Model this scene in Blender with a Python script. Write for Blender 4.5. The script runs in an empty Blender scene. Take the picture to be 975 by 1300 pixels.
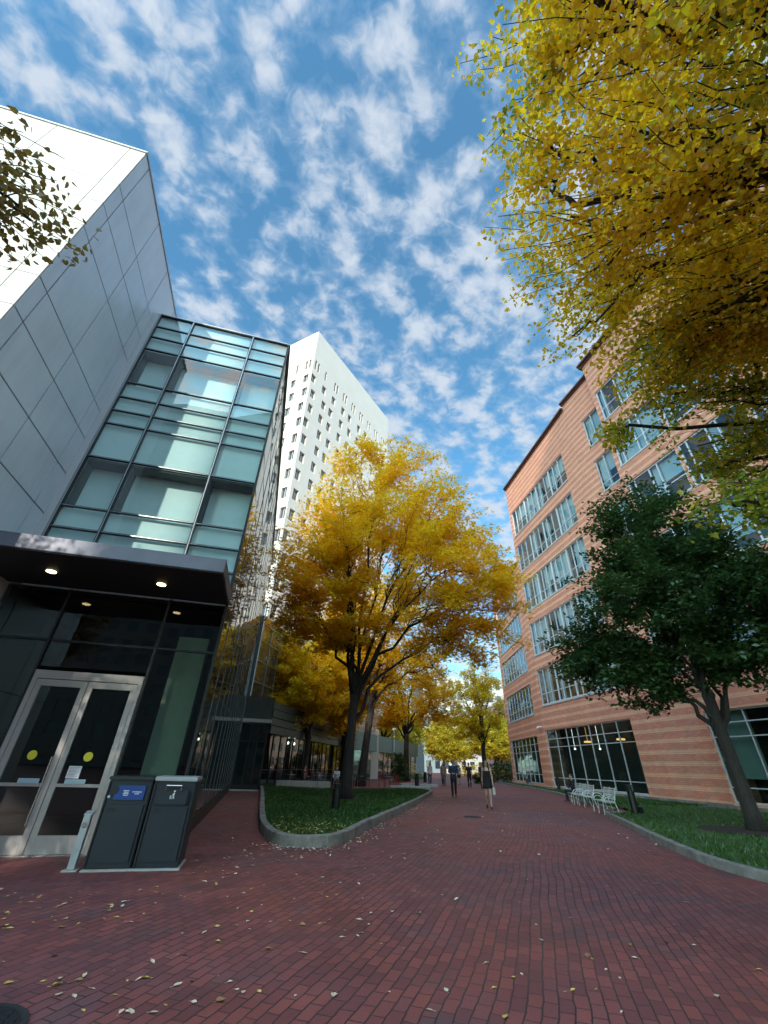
import bpy, bmesh, math, random
import numpy as np
from mathutils import Vector, Matrix
R = math.radians
SC = bpy.context.scene
COL = SC.collection
rng = np.random.default_rng(7)
random.seed(7)

# ------------------------------------------------------------------ helpers
class MB:
    """collects geometry for one mesh object"""
    def __init__(s): s.v = []; s.f = []
    def add(s, vs, fs):
        o = len(s.v); s.v += [tuple(p) for p in vs]; s.f += [tuple(i + o for i in f) for f in fs]
    def quad(s, a, b, c, d): s.add([a, b, c, d], [(0, 1, 2, 3)])
    def box(s, x0, x1, y0, y1, z0, z1, M=None, bev=0.0):
        if bev > 0:
            b = min(bev, (x1-x0)/2.01, (y1-y0)/2.01, (z1-z0)/2.01)
            bm = bmesh.new(); bmesh.ops.create_cube(bm, size=1)
            for v in bm.verts:
                v.co = Vector(((x0+x1)/2+v.co.x*(x1-x0), (y0+y1)/2+v.co.y*(y1-y0), (z0+z1)/2+v.co.z*(z1-z0)))
            bmesh.ops.bevel(bm, geom=bm.edges[:], offset=b, segments=2, affect='EDGES')
            bm.verts.index_update()
            vs = [(M @ v.co if M else v.co) for v in bm.verts]; fs = [[v.index for v in f.verts] for f in bm.faces]
            s.add(vs, fs); bm.free(); return
        vs = [Vector((x, y, z)) for x in (x0, x1) for y in (y0, y1) for z in (z0, z1)]
        if M: vs = [M @ v for v in vs]
        s.add(vs, [(0, 1, 3, 2), (4, 6, 7, 5), (0, 4, 5, 1), (2, 3, 7, 6), (0, 2, 6, 4), (1, 5, 7, 3)])
    def tube(s, pts, rad, n=8, cap=True):
        pts = [Vector(p) for p in pts]
        if not hasattr(rad, '__len__'): rad = [rad] * len(pts)
        rings = []; up = Vector((0, 0, 1)); prev = None
        for i, p in enumerate(pts):
            d = (pts[min(i+1, len(pts)-1)] - pts[max(i-1, 0)])
            if d.length < 1e-9: d = Vector((0, 0, 1))
            d.normalize()
            if prev is None:
                a = d.cross(up)
                if a.length < .05: a = d.cross(Vector((1, 0, 0)))
                a.normalize()
            else:
                a = prev - d * prev.dot(d)
                if a.length < 1e-6: a = d.orthogonal()
                a.normalize()
            b = d.cross(a); prev = a
            rings.append([p + (a * math.cos(2*math.pi*k/n) + b * math.sin(2*math.pi*k/n)) * rad[i] for k in range(n)])
        vs = [q for r in rings for q in r]
        fs = [(i*n+k, i*n+(k+1) % n, (i+1)*n+(k+1) % n, (i+1)*n+k) for i in range(len(pts)-1) for k in range(n)]
        if cap: fs += [tuple(range(n-1, -1, -1)), tuple((len(pts)-1)*n+k for k in range(n))]
        s.add(vs, fs)
    def ell(s, c, r, n=12, m=8, M=None):
        c = Vector(c)
        if not hasattr(r, '__len__'): r = (r, r, r)
        vs = [Vector((0, 0, r[2]))]
        for i in range(1, m):
            t = math.pi*i/m
            vs += [Vector((r[0]*math.sin(t)*math.cos(2*math.pi*k/n), r[1]*math.sin(t)*math.sin(2*math.pi*k/n), r[2]*math.cos(t))) for k in range(n)]
        vs.append(Vector((0, 0, -r[2])))
        if M: vs = [M @ v for v in vs]
        fs = [(0, 1+k, 1+(k+1) % n) for k in range(n)]
        for i in range(m-2):
            o = 1+i*n; fs += [(o+k, o+n+k, o+n+(k+1) % n, o+(k+1) % n) for k in range(n)]
        o = 1+(m-2)*n; fs += [(o+k, len(vs)-1, o+(k+1) % n) for k in range(n)]
        s.add([c+v for v in vs], fs)
    def cyl(s, c, r, z0, z1, n=20, r2=None):
        s.tube([(c[0], c[1], z0), (c[0], c[1], z1)], [r, r if r2 is None else r2], n)
    def prism(s, poly, z0, z1):
        n = len(poly)
        s.add([(x, y, z0) for x, y in poly] + [(x, y, z1) for x, y in poly],
              [tuple(range(n-1, -1, -1)), tuple(range(n, 2*n))] + [(k, (k+1) % n, n+(k+1) % n, n+k) for k in range(n)])
    def build(s, name, mat=None, parent=None, smooth=False, M=None):
        me = bpy.data.meshes.new(name); me.from_pydata(s.v, [], s.f); me.update()
        if smooth: me.shade_smooth()
        return link(name, me, mat, parent, M)

def link(name, me, mat, parent=None, M=None):
    o = bpy.data.objects.new(name, me); COL.objects.link(o)
    if mat is not None and not me.materials: me.materials.append(mat)
    if parent: o.parent = parent
    if M: o.matrix_local = M
    return o
def tag(o, label, cat, group=None, kind=None):
    o['label'] = label; o['category'] = cat
    if group: o['group'] = group
    if kind: o['kind'] = kind
    return o
def struct(o): o['kind'] = 'structure'; return o
def thing(name, label, cat, loc=(0, 0, 0), rz=0, group=None):
    o = bpy.data.objects.new(name, None); COL.objects.link(o); o.location = loc; o.rotation_euler = (0, 0, rz)
    o.empty_display_size = .2
    return tag(o, label, cat, group)
def dup(root, loc, rz, label=None, group=None, scale=None):
    r = root.copy(); COL.objects.link(r); r.location = loc; r.rotation_euler = (0, 0, rz)
    if label: r['label'] = label
    if group: r['group'] = group
    if scale: r.scale = scale
    for ch in list(root.children):
        c = ch.copy(); COL.objects.link(c); c.parent = r
        for g in ch.children:
            d = g.copy(); COL.objects.link(d); d.parent = c
    return r
def np_mesh(name, verts, faces_flat, nper):
    """verts Nx3, faces_flat M*nper"""
    me = bpy.data.meshes.new(name); nf = len(faces_flat)//nper
    me.vertices.add(len(verts)); me.vertices.foreach_set('co', np.asarray(verts, np.float32).ravel())
    me.loops.add(len(faces_flat)); me.loops.foreach_set('vertex_index', np.asarray(faces_flat, np.int32))
    me.polygons.add(nf); me.polygons.foreach_set('loop_start', np.arange(0, nf*nper, nper, dtype=np.int32))
    me.update(calc_edges=True); me.validate()
    return me

# ------------------------------------------------------------------ materials
def mat(name, col=(.5, .5, .5), rough=.6, metal=0, spec=.5, emit=None, es=0):
    m = bpy.data.materials.new(name); m.use_nodes = True; nt = m.node_tree; b = nt.nodes['Principled BSDF']
    b.inputs['Base Color'].default_value = (*col, 1); b.inputs['Roughness'].default_value = rough
    b.inputs['Metallic'].default_value = metal; b.inputs['Specular IOR Level'].default_value = spec
    if emit: b.inputs['Emission Color'].default_value = (*emit, 1); b.inputs['Emission Strength'].default_value = es
    return m
def N(m, t, **kw):
    n = m.node_tree.nodes.new(t)
    for k, v in kw.items(): setattr(n, k, v)
    return n
def L(m, a, b): m.node_tree.links.new(a, b)
def B(m): return m.node_tree.nodes['Principled BSDF']
def objco(m): return N(m, 'ShaderNodeTexCoord').outputs['Object']
def noise(m, vec, scale, detail=4, rough=.55, dist=0):
    n = N(m, 'ShaderNodeTexNoise'); n.inputs['Scale'].default_value = scale; n.inputs['Detail'].default_value = detail
    n.inputs['Roughness'].default_value = rough; n.inputs['Distortion'].default_value = dist; L(m, vec, n.inputs['Vector']); return n.outputs['Fac']
def ramp(m, fac, stops, interp='LINEAR'):
    r = N(m, 'ShaderNodeValToRGB'); r.color_ramp.interpolation = interp
    el = r.color_ramp.elements
    while len(el) < len(stops): el.new(.5)
    for e, (p, c) in zip(el, stops): e.position = p; e.color = (*c, 1) if len(c) == 3 else c
    L(m, fac, r.inputs[0]); return r.outputs[0]
def math_(m, op, a, b=None, c=None):
    n = N(m, 'ShaderNodeMath', operation=op)
    for i, x in enumerate((a, b, c)):
        if x is None: continue
        if isinstance(x, (int, float)): n.inputs[i].default_value = x
        else: L(m, x, n.inputs[i])
    return n.outputs[0]
def mixc(m, fac, a, b, mode='MIX'):
    n = N(m, 'ShaderNodeMix', data_type='RGBA', blend_type=mode)
    for i, x in ((0, fac), (6, a), (7, b)):
        if isinstance(x, (int, float)): n.inputs[i].default_value = x
        elif isinstance(x, tuple): n.inputs[i].default_value = (*x, 1)
        else: L(m, x, n.inputs[i])
    return n.outputs[2]
def bump(m, h, strength=.3, dist=.01):
    n = N(m, 'ShaderNodeBump'); n.inputs['Strength'].default_value = strength; n.inputs['Distance'].default_value = dist
    L(m, h, n.inputs['Height']); L(m, n.outputs[0], B(m).inputs['Normal'])
def sepxyz(m, v):
    n = N(m, 'ShaderNodeSeparateXYZ'); L(m, v, n.inputs[0]); return n.outputs
def noisy(name, c1, c2, scale=3, rough=.6, metal=0, bs=.1, bd=.005, spec=.5, scale2=None):
    m = mat(name, c1, rough, metal, spec); v = objco(m); f = noise(m, v, scale, 6, .6)
    L(m, ramp(m, f, [(.3, c1), (.7, c2)]), B(m).inputs['Base Color'])
    if bs: bump(m, noise(m, v, scale2 or scale*12, 3), bs, bd)
    return m

M_ = {}
def brick_paving():
    m = mat('brick_paving', rough=.75); v = objco(m)
    mp = N(m, 'ShaderNodeMapping'); mp.inputs['Rotation'].default_value = (0, 0, -R(90-33)); 
    wn = N(m, 'ShaderNodeTexNoise'); wn.inputs['Scale'].default_value = .35; wn.inputs['Detail'].default_value = 2; L(m, v, wn.inputs['Vector'])
    vm = N(m, 'ShaderNodeVectorMath', operation='MULTIPLY_ADD'); L(m, wn.outputs['Color'], vm.inputs[0]); vm.inputs[1].default_value = (.24, .24, 0); L(m, v, vm.inputs[2])
    wn2 = N(m, 'ShaderNodeTexNoise'); wn2.inputs['Scale'].default_value = 7; wn2.inputs['Detail'].default_value = 1; L(m, v, wn2.inputs['Vector'])
    vm2 = N(m, 'ShaderNodeVectorMath', operation='MULTIPLY_ADD'); L(m, wn2.outputs['Color'], vm2.inputs[0]); vm2.inputs[1].default_value = (.02, .02, 0); L(m, vm.outputs[0], vm2.inputs[2])
    L(m, vm2.outputs[0], mp.inputs['Vector'])
    br = N(m, 'ShaderNodeTexBrick'); br.offset = .5
    br.inputs['Scale'].default_value = 1; br.inputs['Brick Width'].default_value = .215; br.inputs['Row Height'].default_value = .107
    br.inputs['Mortar Size'].default_value = .0075; br.inputs['Mortar Smooth'].default_value = .6; br.inputs['Bias'].default_value = -.1
    br.inputs['Color1'].default_value = (0, 0, 0, 1); br.inputs['Color2'].default_value = (1, 1, 1, 1); br.inputs['Mortar'].default_value = (.5, .5, .5, 1)
    L(m, mp.outputs[0], br.inputs['Vector'])
    bc = ramp(m, br.outputs['Color'], [(0, (.15, .046, .045)), (.4, (.19, .057, .052)), (.75, (.23, .066, .055)), (.93, (.165, .060, .060)), (1, (.11, .074, .082))])
    big = noise(m, v, .22, 4)
    wear = ramp(m, big, [(.38, (.92, .98, 1.2)), (.62, (1.25, .98, .85))])
    bc = mixc(m, 1.0, bc, wear, 'MULTIPLY')
    n2 = noise(m, v, 1.3, 5, .7)
    bc = mixc(m, 1.0, bc, ramp(m, n2, [(.3, (.8, .8, .84)), (.7, (1.2, 1.16, 1.12))]), 'MULTIPLY')
    n3 = noise(m, v, 60, 3)
    bc = mixc(m, 1.0, bc, ramp(m, n3, [(.3, (.82, .82, .82)), (.7, (1.15, 1.15, 1.15))]), 'MULTIPLY')
    patch = noise(m, v, .9, 3, .5, 1.0)
    bc = mixc(m, ramp(m, patch, [(.56, (0, 0, 0)), (.70, (.55, .55, .55))]), bc, (.085, .062, .072))
    sp = noise(m, v, 3.5, 4, .7)
    bc = mixc(m, ramp(m, sp, [(.60, (0, 0, 0)), (.72, (.4, .4, .4))]), bc, (.06, .04, .04))
    mort = ramp(m, noise(m, v, .5, 3), [(.40, (.018, .014, .015)), (.62, (.085, .050, .042))])
    L(m, mixc(m, br.outputs['Fac'], bc, mort), B(m).inputs['Base Color'])
    h = math_(m, 'ADD', math_(m, 'MULTIPLY', br.outputs['Fac'], -1.0), math_(m, 'MULTIPLY', br.outputs['Color'], .25))
    h = math_(m, 'ADD', h, math_(m, 'MULTIPLY', n3, .2))
    bump(m, h, .7, .006)
    L(m, ramp(m, n2, [(.3, (.55,)*3), (.7, (.8,)*3)]), B(m).inputs['Roughness'])
    return m
def banded_brick():
    m = mat('banded_brick', rough=.85); v = objco(m)
    z = sepxyz(m, v)[2]
    u = sepxyz(m, v)[0]
    per = math_(m, 'FRACT', math_(m, 'DIVIDE', math_(m, 'SUBTRACT', z, .12), .6))
    band = ramp(m, per, [(0, (1, 1, 1)), (.36, (1, 1, 1)), (.38, (0, 0, 0)), (.99, (0, 0, 0)), (1, (1, 1, 1))])
    mp = N(m, 'ShaderNodeCombineXYZ'); L(m, u, mp.inputs[0]); L(m, z, mp.inputs[1])
    br = N(m, 'ShaderNodeTexBrick'); br.offset = .5; br.inputs['Scale'].default_value = 1
    br.inputs['Brick Width'].default_value = .3; br.inputs['Row Height'].default_value = .1; br.inputs['Mortar Size'].default_value = .006
    br.inputs['Mortar Smooth'].default_value = .3
    br.inputs['Color1'].default_value = (0, 0, 0, 1); br.inputs['Color2'].default_value = (1, 1, 1, 1); br.inputs['Mortar'].default_value = (.5,)*3+(1,)
    L(m, mp.outputs[0], br.inputs['Vector'])
    red = ramp(m, br.outputs['Color'], [(0, (.63, .22, .14)), (1, (.73, .29, .19))])
    tan = ramp(m, br.outputs['Color'], [(0, (.80, .395, .235)), (1, (.86, .46, .285))])
    c = mixc(m, band, red, tan)
    c = mixc(m, 1.0, c, ramp(m, noise(m, v, .8, 5), [(.3, (.9, .9, .9)), (.7, (1.08, 1.08, 1.08))]), 'MULTIPLY')
    L(m, mixc(m, br.outputs['Fac'], c, (.3, .2, .16)), B(m).inputs['Base Color'])
    bump(m, math_(m, 'MULTIPLY', br.outputs['Fac'], -1.0), .4, .006)
    return m
def glass_thin(name, tint, ior=1.6, rough=0.0, wav=0.0, gl=(1, 1, 1)):
    m = bpy.data.materials.new(name); m.use_nodes = True; nt = m.node_tree
    for n in list(nt.nodes):
        if n.type != 'OUTPUT_MATERIAL': nt.nodes.remove(n)
    out = [n for n in nt.nodes if n.type == 'OUTPUT_MATERIAL'][0]
    t = N(m, 'ShaderNodeBsdfTransparent'); t.inputs[0].default_value = (*tint, 1)
    g = N(m, 'ShaderNodeBsdfGlossy'); g.inputs['Roughness'].default_value = rough; g.inputs['Color'].default_value = (*gl, 1)
    fr = N(m, 'ShaderNodeFresnel'); geo_ = N(m, 'ShaderNodeNewGeometry')      # a thin pane reflects the same from both sides
    mr = N(m, 'ShaderNodeMapRange'); L(m, geo_.outputs['Backfacing'], mr.inputs[0]); mr.inputs[3].default_value = ior; mr.inputs[4].default_value = 1/ior; L(m, mr.outputs[0], fr.inputs['IOR'])
    mx = N(m, 'ShaderNodeMixShader'); L(m, fr.outputs[0], mx.inputs[0]); L(m, t.outputs[0], mx.inputs[1]); L(m, g.outputs[0], mx.inputs[2])
    L(m, mx.outputs[0], out.inputs[0])
    if wav:
        v = objco(m); bp = N(m, 'ShaderNodeBump'); bp.inputs['Strength'].default_value = wav; bp.inputs['Distance'].default_value = .02
        L(m, noise(m, v, .9, 1), bp.inputs['Height']); L(m, bp.outputs[0], g.inputs['Normal']); L(m, bp.outputs[0], fr.inputs['Normal'])
    return m
def mirror_glass(name, base, ior, wav=.12):
    m = mat(name, base, .015, 0, .5); B(m).inputs['IOR'].default_value = ior
    v = objco(m); bump(m, noise(m, v, .8, 1), wav, .03)
    return m
def leaf_mat(name, stops, trans=.45, rough=.6, transcol=1.15):
    m = bpy.data.materials.new(name); m.use_nodes = True; nt = m.node_tree
    for n in list(nt.nodes):
        if n.type != 'OUTPUT_MATERIAL': nt.nodes.remove(n)
    out = [n for n in nt.nodes if n.type == 'OUTPUT_MATERIAL'][0]
    g = N(m, 'ShaderNodeNewGeometry'); v = objco(m)
    big = noise(m, v, .45, 3)
    f = math_(m, 'ADD', math_(m, 'MULTIPLY', g.outputs['Random Per Island'], .55), math_(m, 'MULTIPLY', big, .9))
    f = math_(m, 'SUBTRACT', f, .2)
    c = ramp(m, f, stops)
    d = N(m, 'ShaderNodeBsdfDiffuse'); t = N(m, 'ShaderNodeBsdfTranslucent'); s = N(m, 'ShaderNodeBsdfGlossy'); s.inputs['Roughness'].default_value = .35
    s.inputs['Color'].default_value = (.6, .65, .7, 1)
    L(m, c, d.inputs[0]); L(m, mixc(m, 1.0, c, (transcol, transcol, transcol*.6), 'MULTIPLY'), t.inputs[0])
    m1 = N(m, 'ShaderNodeMixShader'); m1.inputs[0].default_value = trans; L(m, d.outputs[0], m1.inputs[1]); L(m, t.outputs[0], m1.inputs[2])
    m2 = N(m, 'ShaderNodeMixShader'); m2.inputs[0].default_value = .05; L(m, m1.outputs[0], m2.inputs[1]); L(m, s.outputs[0], m2.inputs[2])
    L(m, m2.outputs[0], out.inputs[0]); return m
def bark(name, c1, c2):
    m = mat(name, c1, .9); v = objco(m)
    mp = N(m, 'ShaderNodeMapping'); mp.inputs['Scale'].default_value = (9, 9, 1.6); L(m, v, mp.inputs['Vector'])
    f = noise(m, mp.outputs[0], 1.6, 6, .65, .6)
    L(m, ramp(m, f, [(.3, c1), (.7, c2)]), B(m).inputs['Base Color']); bump(m, f, .9, .03); return m

M_['pave'] = brick_paving(); M_['band'] = banded_brick()
M_['white_panel'] = noisy('white_panel', (.58, .555, .47), (.62, .595, .51), 1.5, .35, 0, .03, .002)
M_['grey_panel'] = noisy('grey_panel', (.66, .72, .78), (.74, .79, .85), .9, .38, .15, .04, .003, scale2=1.2)
for k_ in ('grey_panel', 'white_panel'):
    m = M_[k_]; v = objco(m); mp_ = N(m, 'ShaderNodeMapping'); mp_.inputs['Scale'].default_value = (2.6, 2.6, .22); L(m, v, mp_.inputs['Vector'])
    st_ = ramp(m, noise(m, mp_.outputs[0], 1.7, 6, .7), [(.28, (.80, .80, .79)), (.55, (1, 1, 1))]); b_ = B(m).inputs['Base Color']; src = b_.links[0].from_socket
    L(m, mixc(m, .45 if k_ == 'grey_panel' else .2, src, st_, 'MULTIPLY'), b_)
M_['joint'] = mat('joint_dark', (.02, .02, .025), .8)
M_['coping'] = mat('coping', (.5, .51, .52), .4, .4)
M_['glass_front'] = glass_thin('glass_front', (.76, .90, .90), 1.7, 0, .15)
M_['glass_door'] = glass_thin('glass_door', (.45, .55, .5), 1.55, 0, .1)
M_['glass_shop'] = glass_thin('glass_shop', (.36, .48, .45), 1.42, 0, .15)
M_['mirror'] = mirror_glass('mirror_glass', (.03, .05, .05), 2.9, .08)
M_['win'] = mirror_glass('window_glass', (.03, .055, .07), 2.1, .10)
M_['win_thin'] = glass_thin('window_glass_clear', (.60, .74, .78), 1.95, 0, .2)
M_['mull'] = mat('mullion_dark', (.018, .02, .022), .4, .3)
M_['mull_light'] = mat('mullion_edge', (.42, .45, .47), .35, .6)
M_['spandrel'] = noisy('spandrel_back', (.66, .74, .74), (.72, .80, .80), 1, .8, 0, 0)
M_['blind'] = noisy('roller_blind', (.76, .82, .80), (.80, .86, .84), 1.4, .9, 0, 0)
M_['blind2'] = noisy('window_blind', (.55, .62, .62), (.66, .72, .71), 1.4, .9, 0, 0)
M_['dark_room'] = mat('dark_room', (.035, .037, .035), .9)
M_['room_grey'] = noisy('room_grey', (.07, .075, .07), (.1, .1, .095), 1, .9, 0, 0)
M_['canopy'] = noisy('canopy_metal', (.14, .145, .18), (.18, .185, .225), 2, .45, .4, .03, .003)
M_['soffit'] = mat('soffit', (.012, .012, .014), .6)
M_['lamp'] = mat('lamp', (.9, .8, .5), .5, emit=(1, .78, .35), es=5.5)
M_['door_metal'] = noisy('door_metal', (.38, .35, .34), (.44, .41, .39), 5, .45, .2, .03, .001)
M_['steel'] = mat('steel', (.5, .5, .5), .25, 1)
M_['sticker'] = mat('sticker', (.75, .68, .05), .5)
M_['paper'] = mat('paper', (.75, .74, .76), .7)
M_['paleblue'] = mat('pale_blue', (.40, .55, .62), .5)
M_['ink'] = mat('ink', (.25, .27, .3), .7)
M_['bin'] = noisy('bin_paint', (.012, .019, .027), (.017, .025, .034), 3, .42, .1, .02, .002)
M_['bin_dark'] = mat('bin_dark', (.008, .009, .012), .6)
M_['bin_top'] = noisy('bin_top', (.34, .36, .38), (.42, .44, .45), 6, .4, .3, .03, .002)
M_['bin_blue'] = mat('bin_blue', (.012, .05, .22), .4)
M_['white'] = mat('white_print', (.8, .8, .8), .6)
M_['concrete'] = noisy('concrete', (.32, .31, .29), (.42, .41, .39), 4, .85, 0, .3, .004)
M_['granite'] = noisy('granite', (.13, .12, .105), (.30, .28, .25), 3.2, .85, 0, .7, .012, scale2=38)
M_['iron'] = noisy('iron', (.035, .037, .042), (.06, .062, .07), 8, .5, .5, .3, .004)
M_['tower'] = noisy('tower_white', (.70, .62, .545), (.75, .67, .59), .35, .6, 0, .05, .01)
M_['tower_win'] = mirror_glass('tower_glass', (.06, .07, .08), 1.8, .05)
M_['louver'] = mat('louver', (.25, .24, .21), .6)
M_['white_frame'] = mat('white_frame', (.62, .65, .68), .45)
M_['cornice'] = mat('cornice', (.10, .045, .035), .6)
M_['sill'] = noisy('sill_stone', (.45, .44, .44), (.55, .54, .54), 4, .7, 0, .1, .003)
M_['asphalt'] = noisy('asphalt', (.045, .045, .045), (.06, .06, .06), 3, .9, 0, .3, .01)
M_['grass_base'] = noisy('grass_base', (.03, .075, .012), (.05, .11, .02), 1.2, .95, 0, .8, .03, scale2=60)
M_['blade'] = leaf_mat('grass_blade', [(.2, (.026, .075, .010)), (.5, (.038, .105, .014)), (.85, (.07, .13, .02))], .3)
M_['mulch'] = noisy('mulch', (.02, .013, .009), (.05, .032, .022), 14, .95, 0, .8, .03)
M_['bollard'] = mat('bollard_black', (.012, .014, .016), .4, .2)
M_['bench'] = noisy('bench_paint', (.55, .58, .58), (.62, .65, .65), 8, .4, .2, .02, .001)
M_['locust'] = leaf_mat('locust_leaf', [(.12, (.60, .46, .03)), (.4, (.86, .60, .03)), (.7, (.94, .62, .035)), (.93, (.88, .44, .03))], .55)
M_['locust2'] = leaf_mat('locust_leaf_greenish', [(.12, (.44, .38, .03)), (.5, (.76, .56, .03)), (.85, (.92, .62, .04))], .6)
M_['yellow'] = leaf_mat('yellow_leaf', [(.12, (.40, .36, .04)), (.5, (.62, .50, .05)), (.85, (.75, .58, .07))], .5)
M_['linden'] = leaf_mat('linden_leaf', [(.08, (.18, .24, .03)), (.30, (.44, .38, .03)), (.50, (.76, .52, .025)), (.74, (.92, .60, .03)), (.94, (.62, .30, .03))], .65, transcol=1.3)
M_['linden_green'] = leaf_mat('linden_leaf_green', [(.1, (.12, .22, .03)), (.42, (.24, .32, .04)), (.68, (.60, .52, .04)), (.95, (.70, .46, .04))], .5)
M_['linden_brown'] = leaf_mat('linden_leaf_brown', [(.1, (.10, .11, .03)), (.45, (.20, .15, .05)), (.7, (.30, .20, .05)), (.95, (.16, .07, .05))], .35)
M_['darkleaf'] = leaf_mat('dark_leaf', [(.1, (.028, .070, .026)), (.5, (.045, .10, .034)), (.9, (.085, .15, .045))], .3)
M_['hedge'] = leaf_mat('hedge_leaf', [(.1, (.03, .05, .012)), (.5, (.06, .085, .02)), (.9, (.12, .13, .03))], .3)
M_['bark'] = bark('bark_dark', (.014, .011, .009), (.046, .036, .029))
M_['bark2'] = bark('bark_grey', (.035, .029, .024), (.085, .07, .058))

# ------------------------------------------------------------------ camera
cam = bpy.data.cameras.new('camera'); co = bpy.data.objects.new('camera', cam); COL.objects.link(co); SC.camera = co
pitch, roll, yaw = R(31.952), R(1.839), R(14.0205)
fw = Vector((math.sin(yaw)*math.cos(pitch), math.cos(yaw)*math.cos(pitch), math.sin(pitch)))
rt = Vector((math.cos(yaw), -math.sin(yaw), 0)); up = rt.cross(fw)
r2 = rt*math.cos(roll)+up*math.sin(roll); u2 = -rt*math.sin(roll)+up*math.cos(roll)
m3 = Matrix((r2, u2, -fw)).transposed()
co.matrix_world = Matrix.Translation((0, 0, 1.42)) @ m3.to_4x4()
cam.sensor_fit = 'AUTO'; cam.sensor_width = 36; cam.lens = 517.26/1300*36; cam.clip_start = .05; cam.clip_end = 3000

# ------------------------------------------------------------------ light and sky
SUN_EL = 27.0; SUN_AZ = 26.565     # toward (-sin, -cos)
sd = Vector((-math.sin(R(SUN_AZ))*math.cos(R(SUN_EL)), -math.cos(R(SUN_AZ))*math.cos(R(SUN_EL)), math.sin(R(SUN_EL))))
sl = bpy.data.lights.new('sun', 'SUN'); sl.energy = 2.0; sl.angle = R(.53); sl.color = (1, .93, .80)
so = bpy.data.objects.new('sun', sl); COL.objects.link(so); so.rotation_euler = sd.to_track_quat('Z', 'Y').to_euler()
w = bpy.data.worlds.new('World'); SC.world = w; w.use_nodes = True; nt = w.node_tree
class WW: node_tree = nt
W = WW()
bg = nt.nodes['Background']
sky = N(W, 'ShaderNodeTexSky'); sky.sky_type = 'NISHITA'; sky.sun_disc = False; sky.sun_elevation = R(SUN_EL)
sky.sun_rotation = math.atan2(sd.x, sd.y); sky.air_density = 1.0; sky.dust_density = .3; sky.ozone_density = 1.6
tc = N(W, 'ShaderNodeTexCoord'); s_ = sepxyz(W, tc.outputs['Generated'])
zz = math_(W, 'ADD', math_(W, 'MAXIMUM', s_[2], 0.0), .24)
cx = math_(W, 'DIVIDE', s_[0], zz); cy = math_(W, 'DIVIDE', s_[1], zz)
cb = N(W, 'ShaderNodeCombineXYZ'); L(W, cx, cb.inputs[0]); L(W, cy, cb.inputs[1])
mp = N(W, 'ShaderNodeMapping'); mp.inputs['Rotation'].default_value = (0, 0, R(-32)); mp.inputs['Scale'].default_value = (.86, 1.0, 1); mp.inputs['Location'].default_value = (3.1, 1.7, 0)
L(W, cb.outputs[0], mp.inputs[0])
big = noise(W, mp.outputs[0], 4.0, 3, .5, .2)
cells = noise(W, mp.outputs[0], 19, 3, .45, .1)
fine = noise(W, mp.outputs[0], 42, 5, .62, .8)
a = math_(W, 'ADD', math_(W, 'MULTIPLY', big, .34), math_(W, 'MULTIPLY', cells, .95))
a = math_(W, 'ADD', a, math_(W, 'MULTIPLY', fine, .34))
a = math_(W, 'ADD', a, math_(W, 'MULTIPLY_ADD', math_(W, 'MAXIMUM', s_[2], 0.0), -.075, .045))
mask = ramp(W, a, [(.67, (.04,)*3), (.77, (.25,)*3), (.86, (.62,)*3), (.98, (.93,)*3)])
# more haze of thin cloud at low elevation
skc = mixc(W, 1.0, sky.outputs[0], (.50, .98, 1.04), 'MULTIPLY')
ccol = ramp(W, a, [(.74, (1.75, 2.3, 2.95)), (.90, (2.35, 2.65, 3.05))])
cl = mixc(W, mask, skc, ccol)
# added boost: out-of-view sky towards the sun brightened and warmed to lift the shade
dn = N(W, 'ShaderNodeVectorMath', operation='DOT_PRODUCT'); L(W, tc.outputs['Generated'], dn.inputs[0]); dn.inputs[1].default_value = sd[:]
sky_boost = N(W, 'ShaderNodeMapRange'); sky_boost.interpolation_type = 'SMOOTHERSTEP'; L(W, dn.outputs['Value'], sky_boost.inputs[0])
for i_, v_ in ((1, .32), (2, .95), (3, 1.0), (4, 4.8)): sky_boost.inputs[i_].default_value = v_
gc = N(W, 'ShaderNodeVectorMath', operation='SCALE'); L(W, cl, gc.inputs[0]); L(W, sky_boost.outputs[0], gc.inputs['Scale'])
gt = N(W, 'ShaderNodeMapRange'); L(W, sky_boost.outputs[0], gt.inputs[0]); gt.inputs[1].default_value = 1.0; gt.inputs[2].default_value = 3.0
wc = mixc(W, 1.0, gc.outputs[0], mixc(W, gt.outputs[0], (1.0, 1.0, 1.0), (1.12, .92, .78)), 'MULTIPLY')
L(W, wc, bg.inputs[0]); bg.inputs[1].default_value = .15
SC.view_settings.view_transform = 'Standard'; SC.view_settings.look = 'None'; SC.view_settings.exposure = .94; SC.view_settings.gamma = 1
SC.cycles.max_bounces = 8; SC.cycles.transparent_max_bounces = 12; SC.cycles.caustics_reflective = False; SC.cycles.caustics_refractive = False
SC.cycles.sample_clamp_indirect = 4

# ------------------------------------------------------------------ ground, lawns, kerbs
g = MB(); g.box(-1200, 1200, -1200, 1200, -1.0, -.03); struct(g.build('ground', M_['asphalt']))
g = MB(); n = 40
g.quad((-60, -60, 0), (95, -60, 0), (95, 150, 0), (-60, 150, 0)); struct(g.build('brick_paving', M_['pave']))

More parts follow.
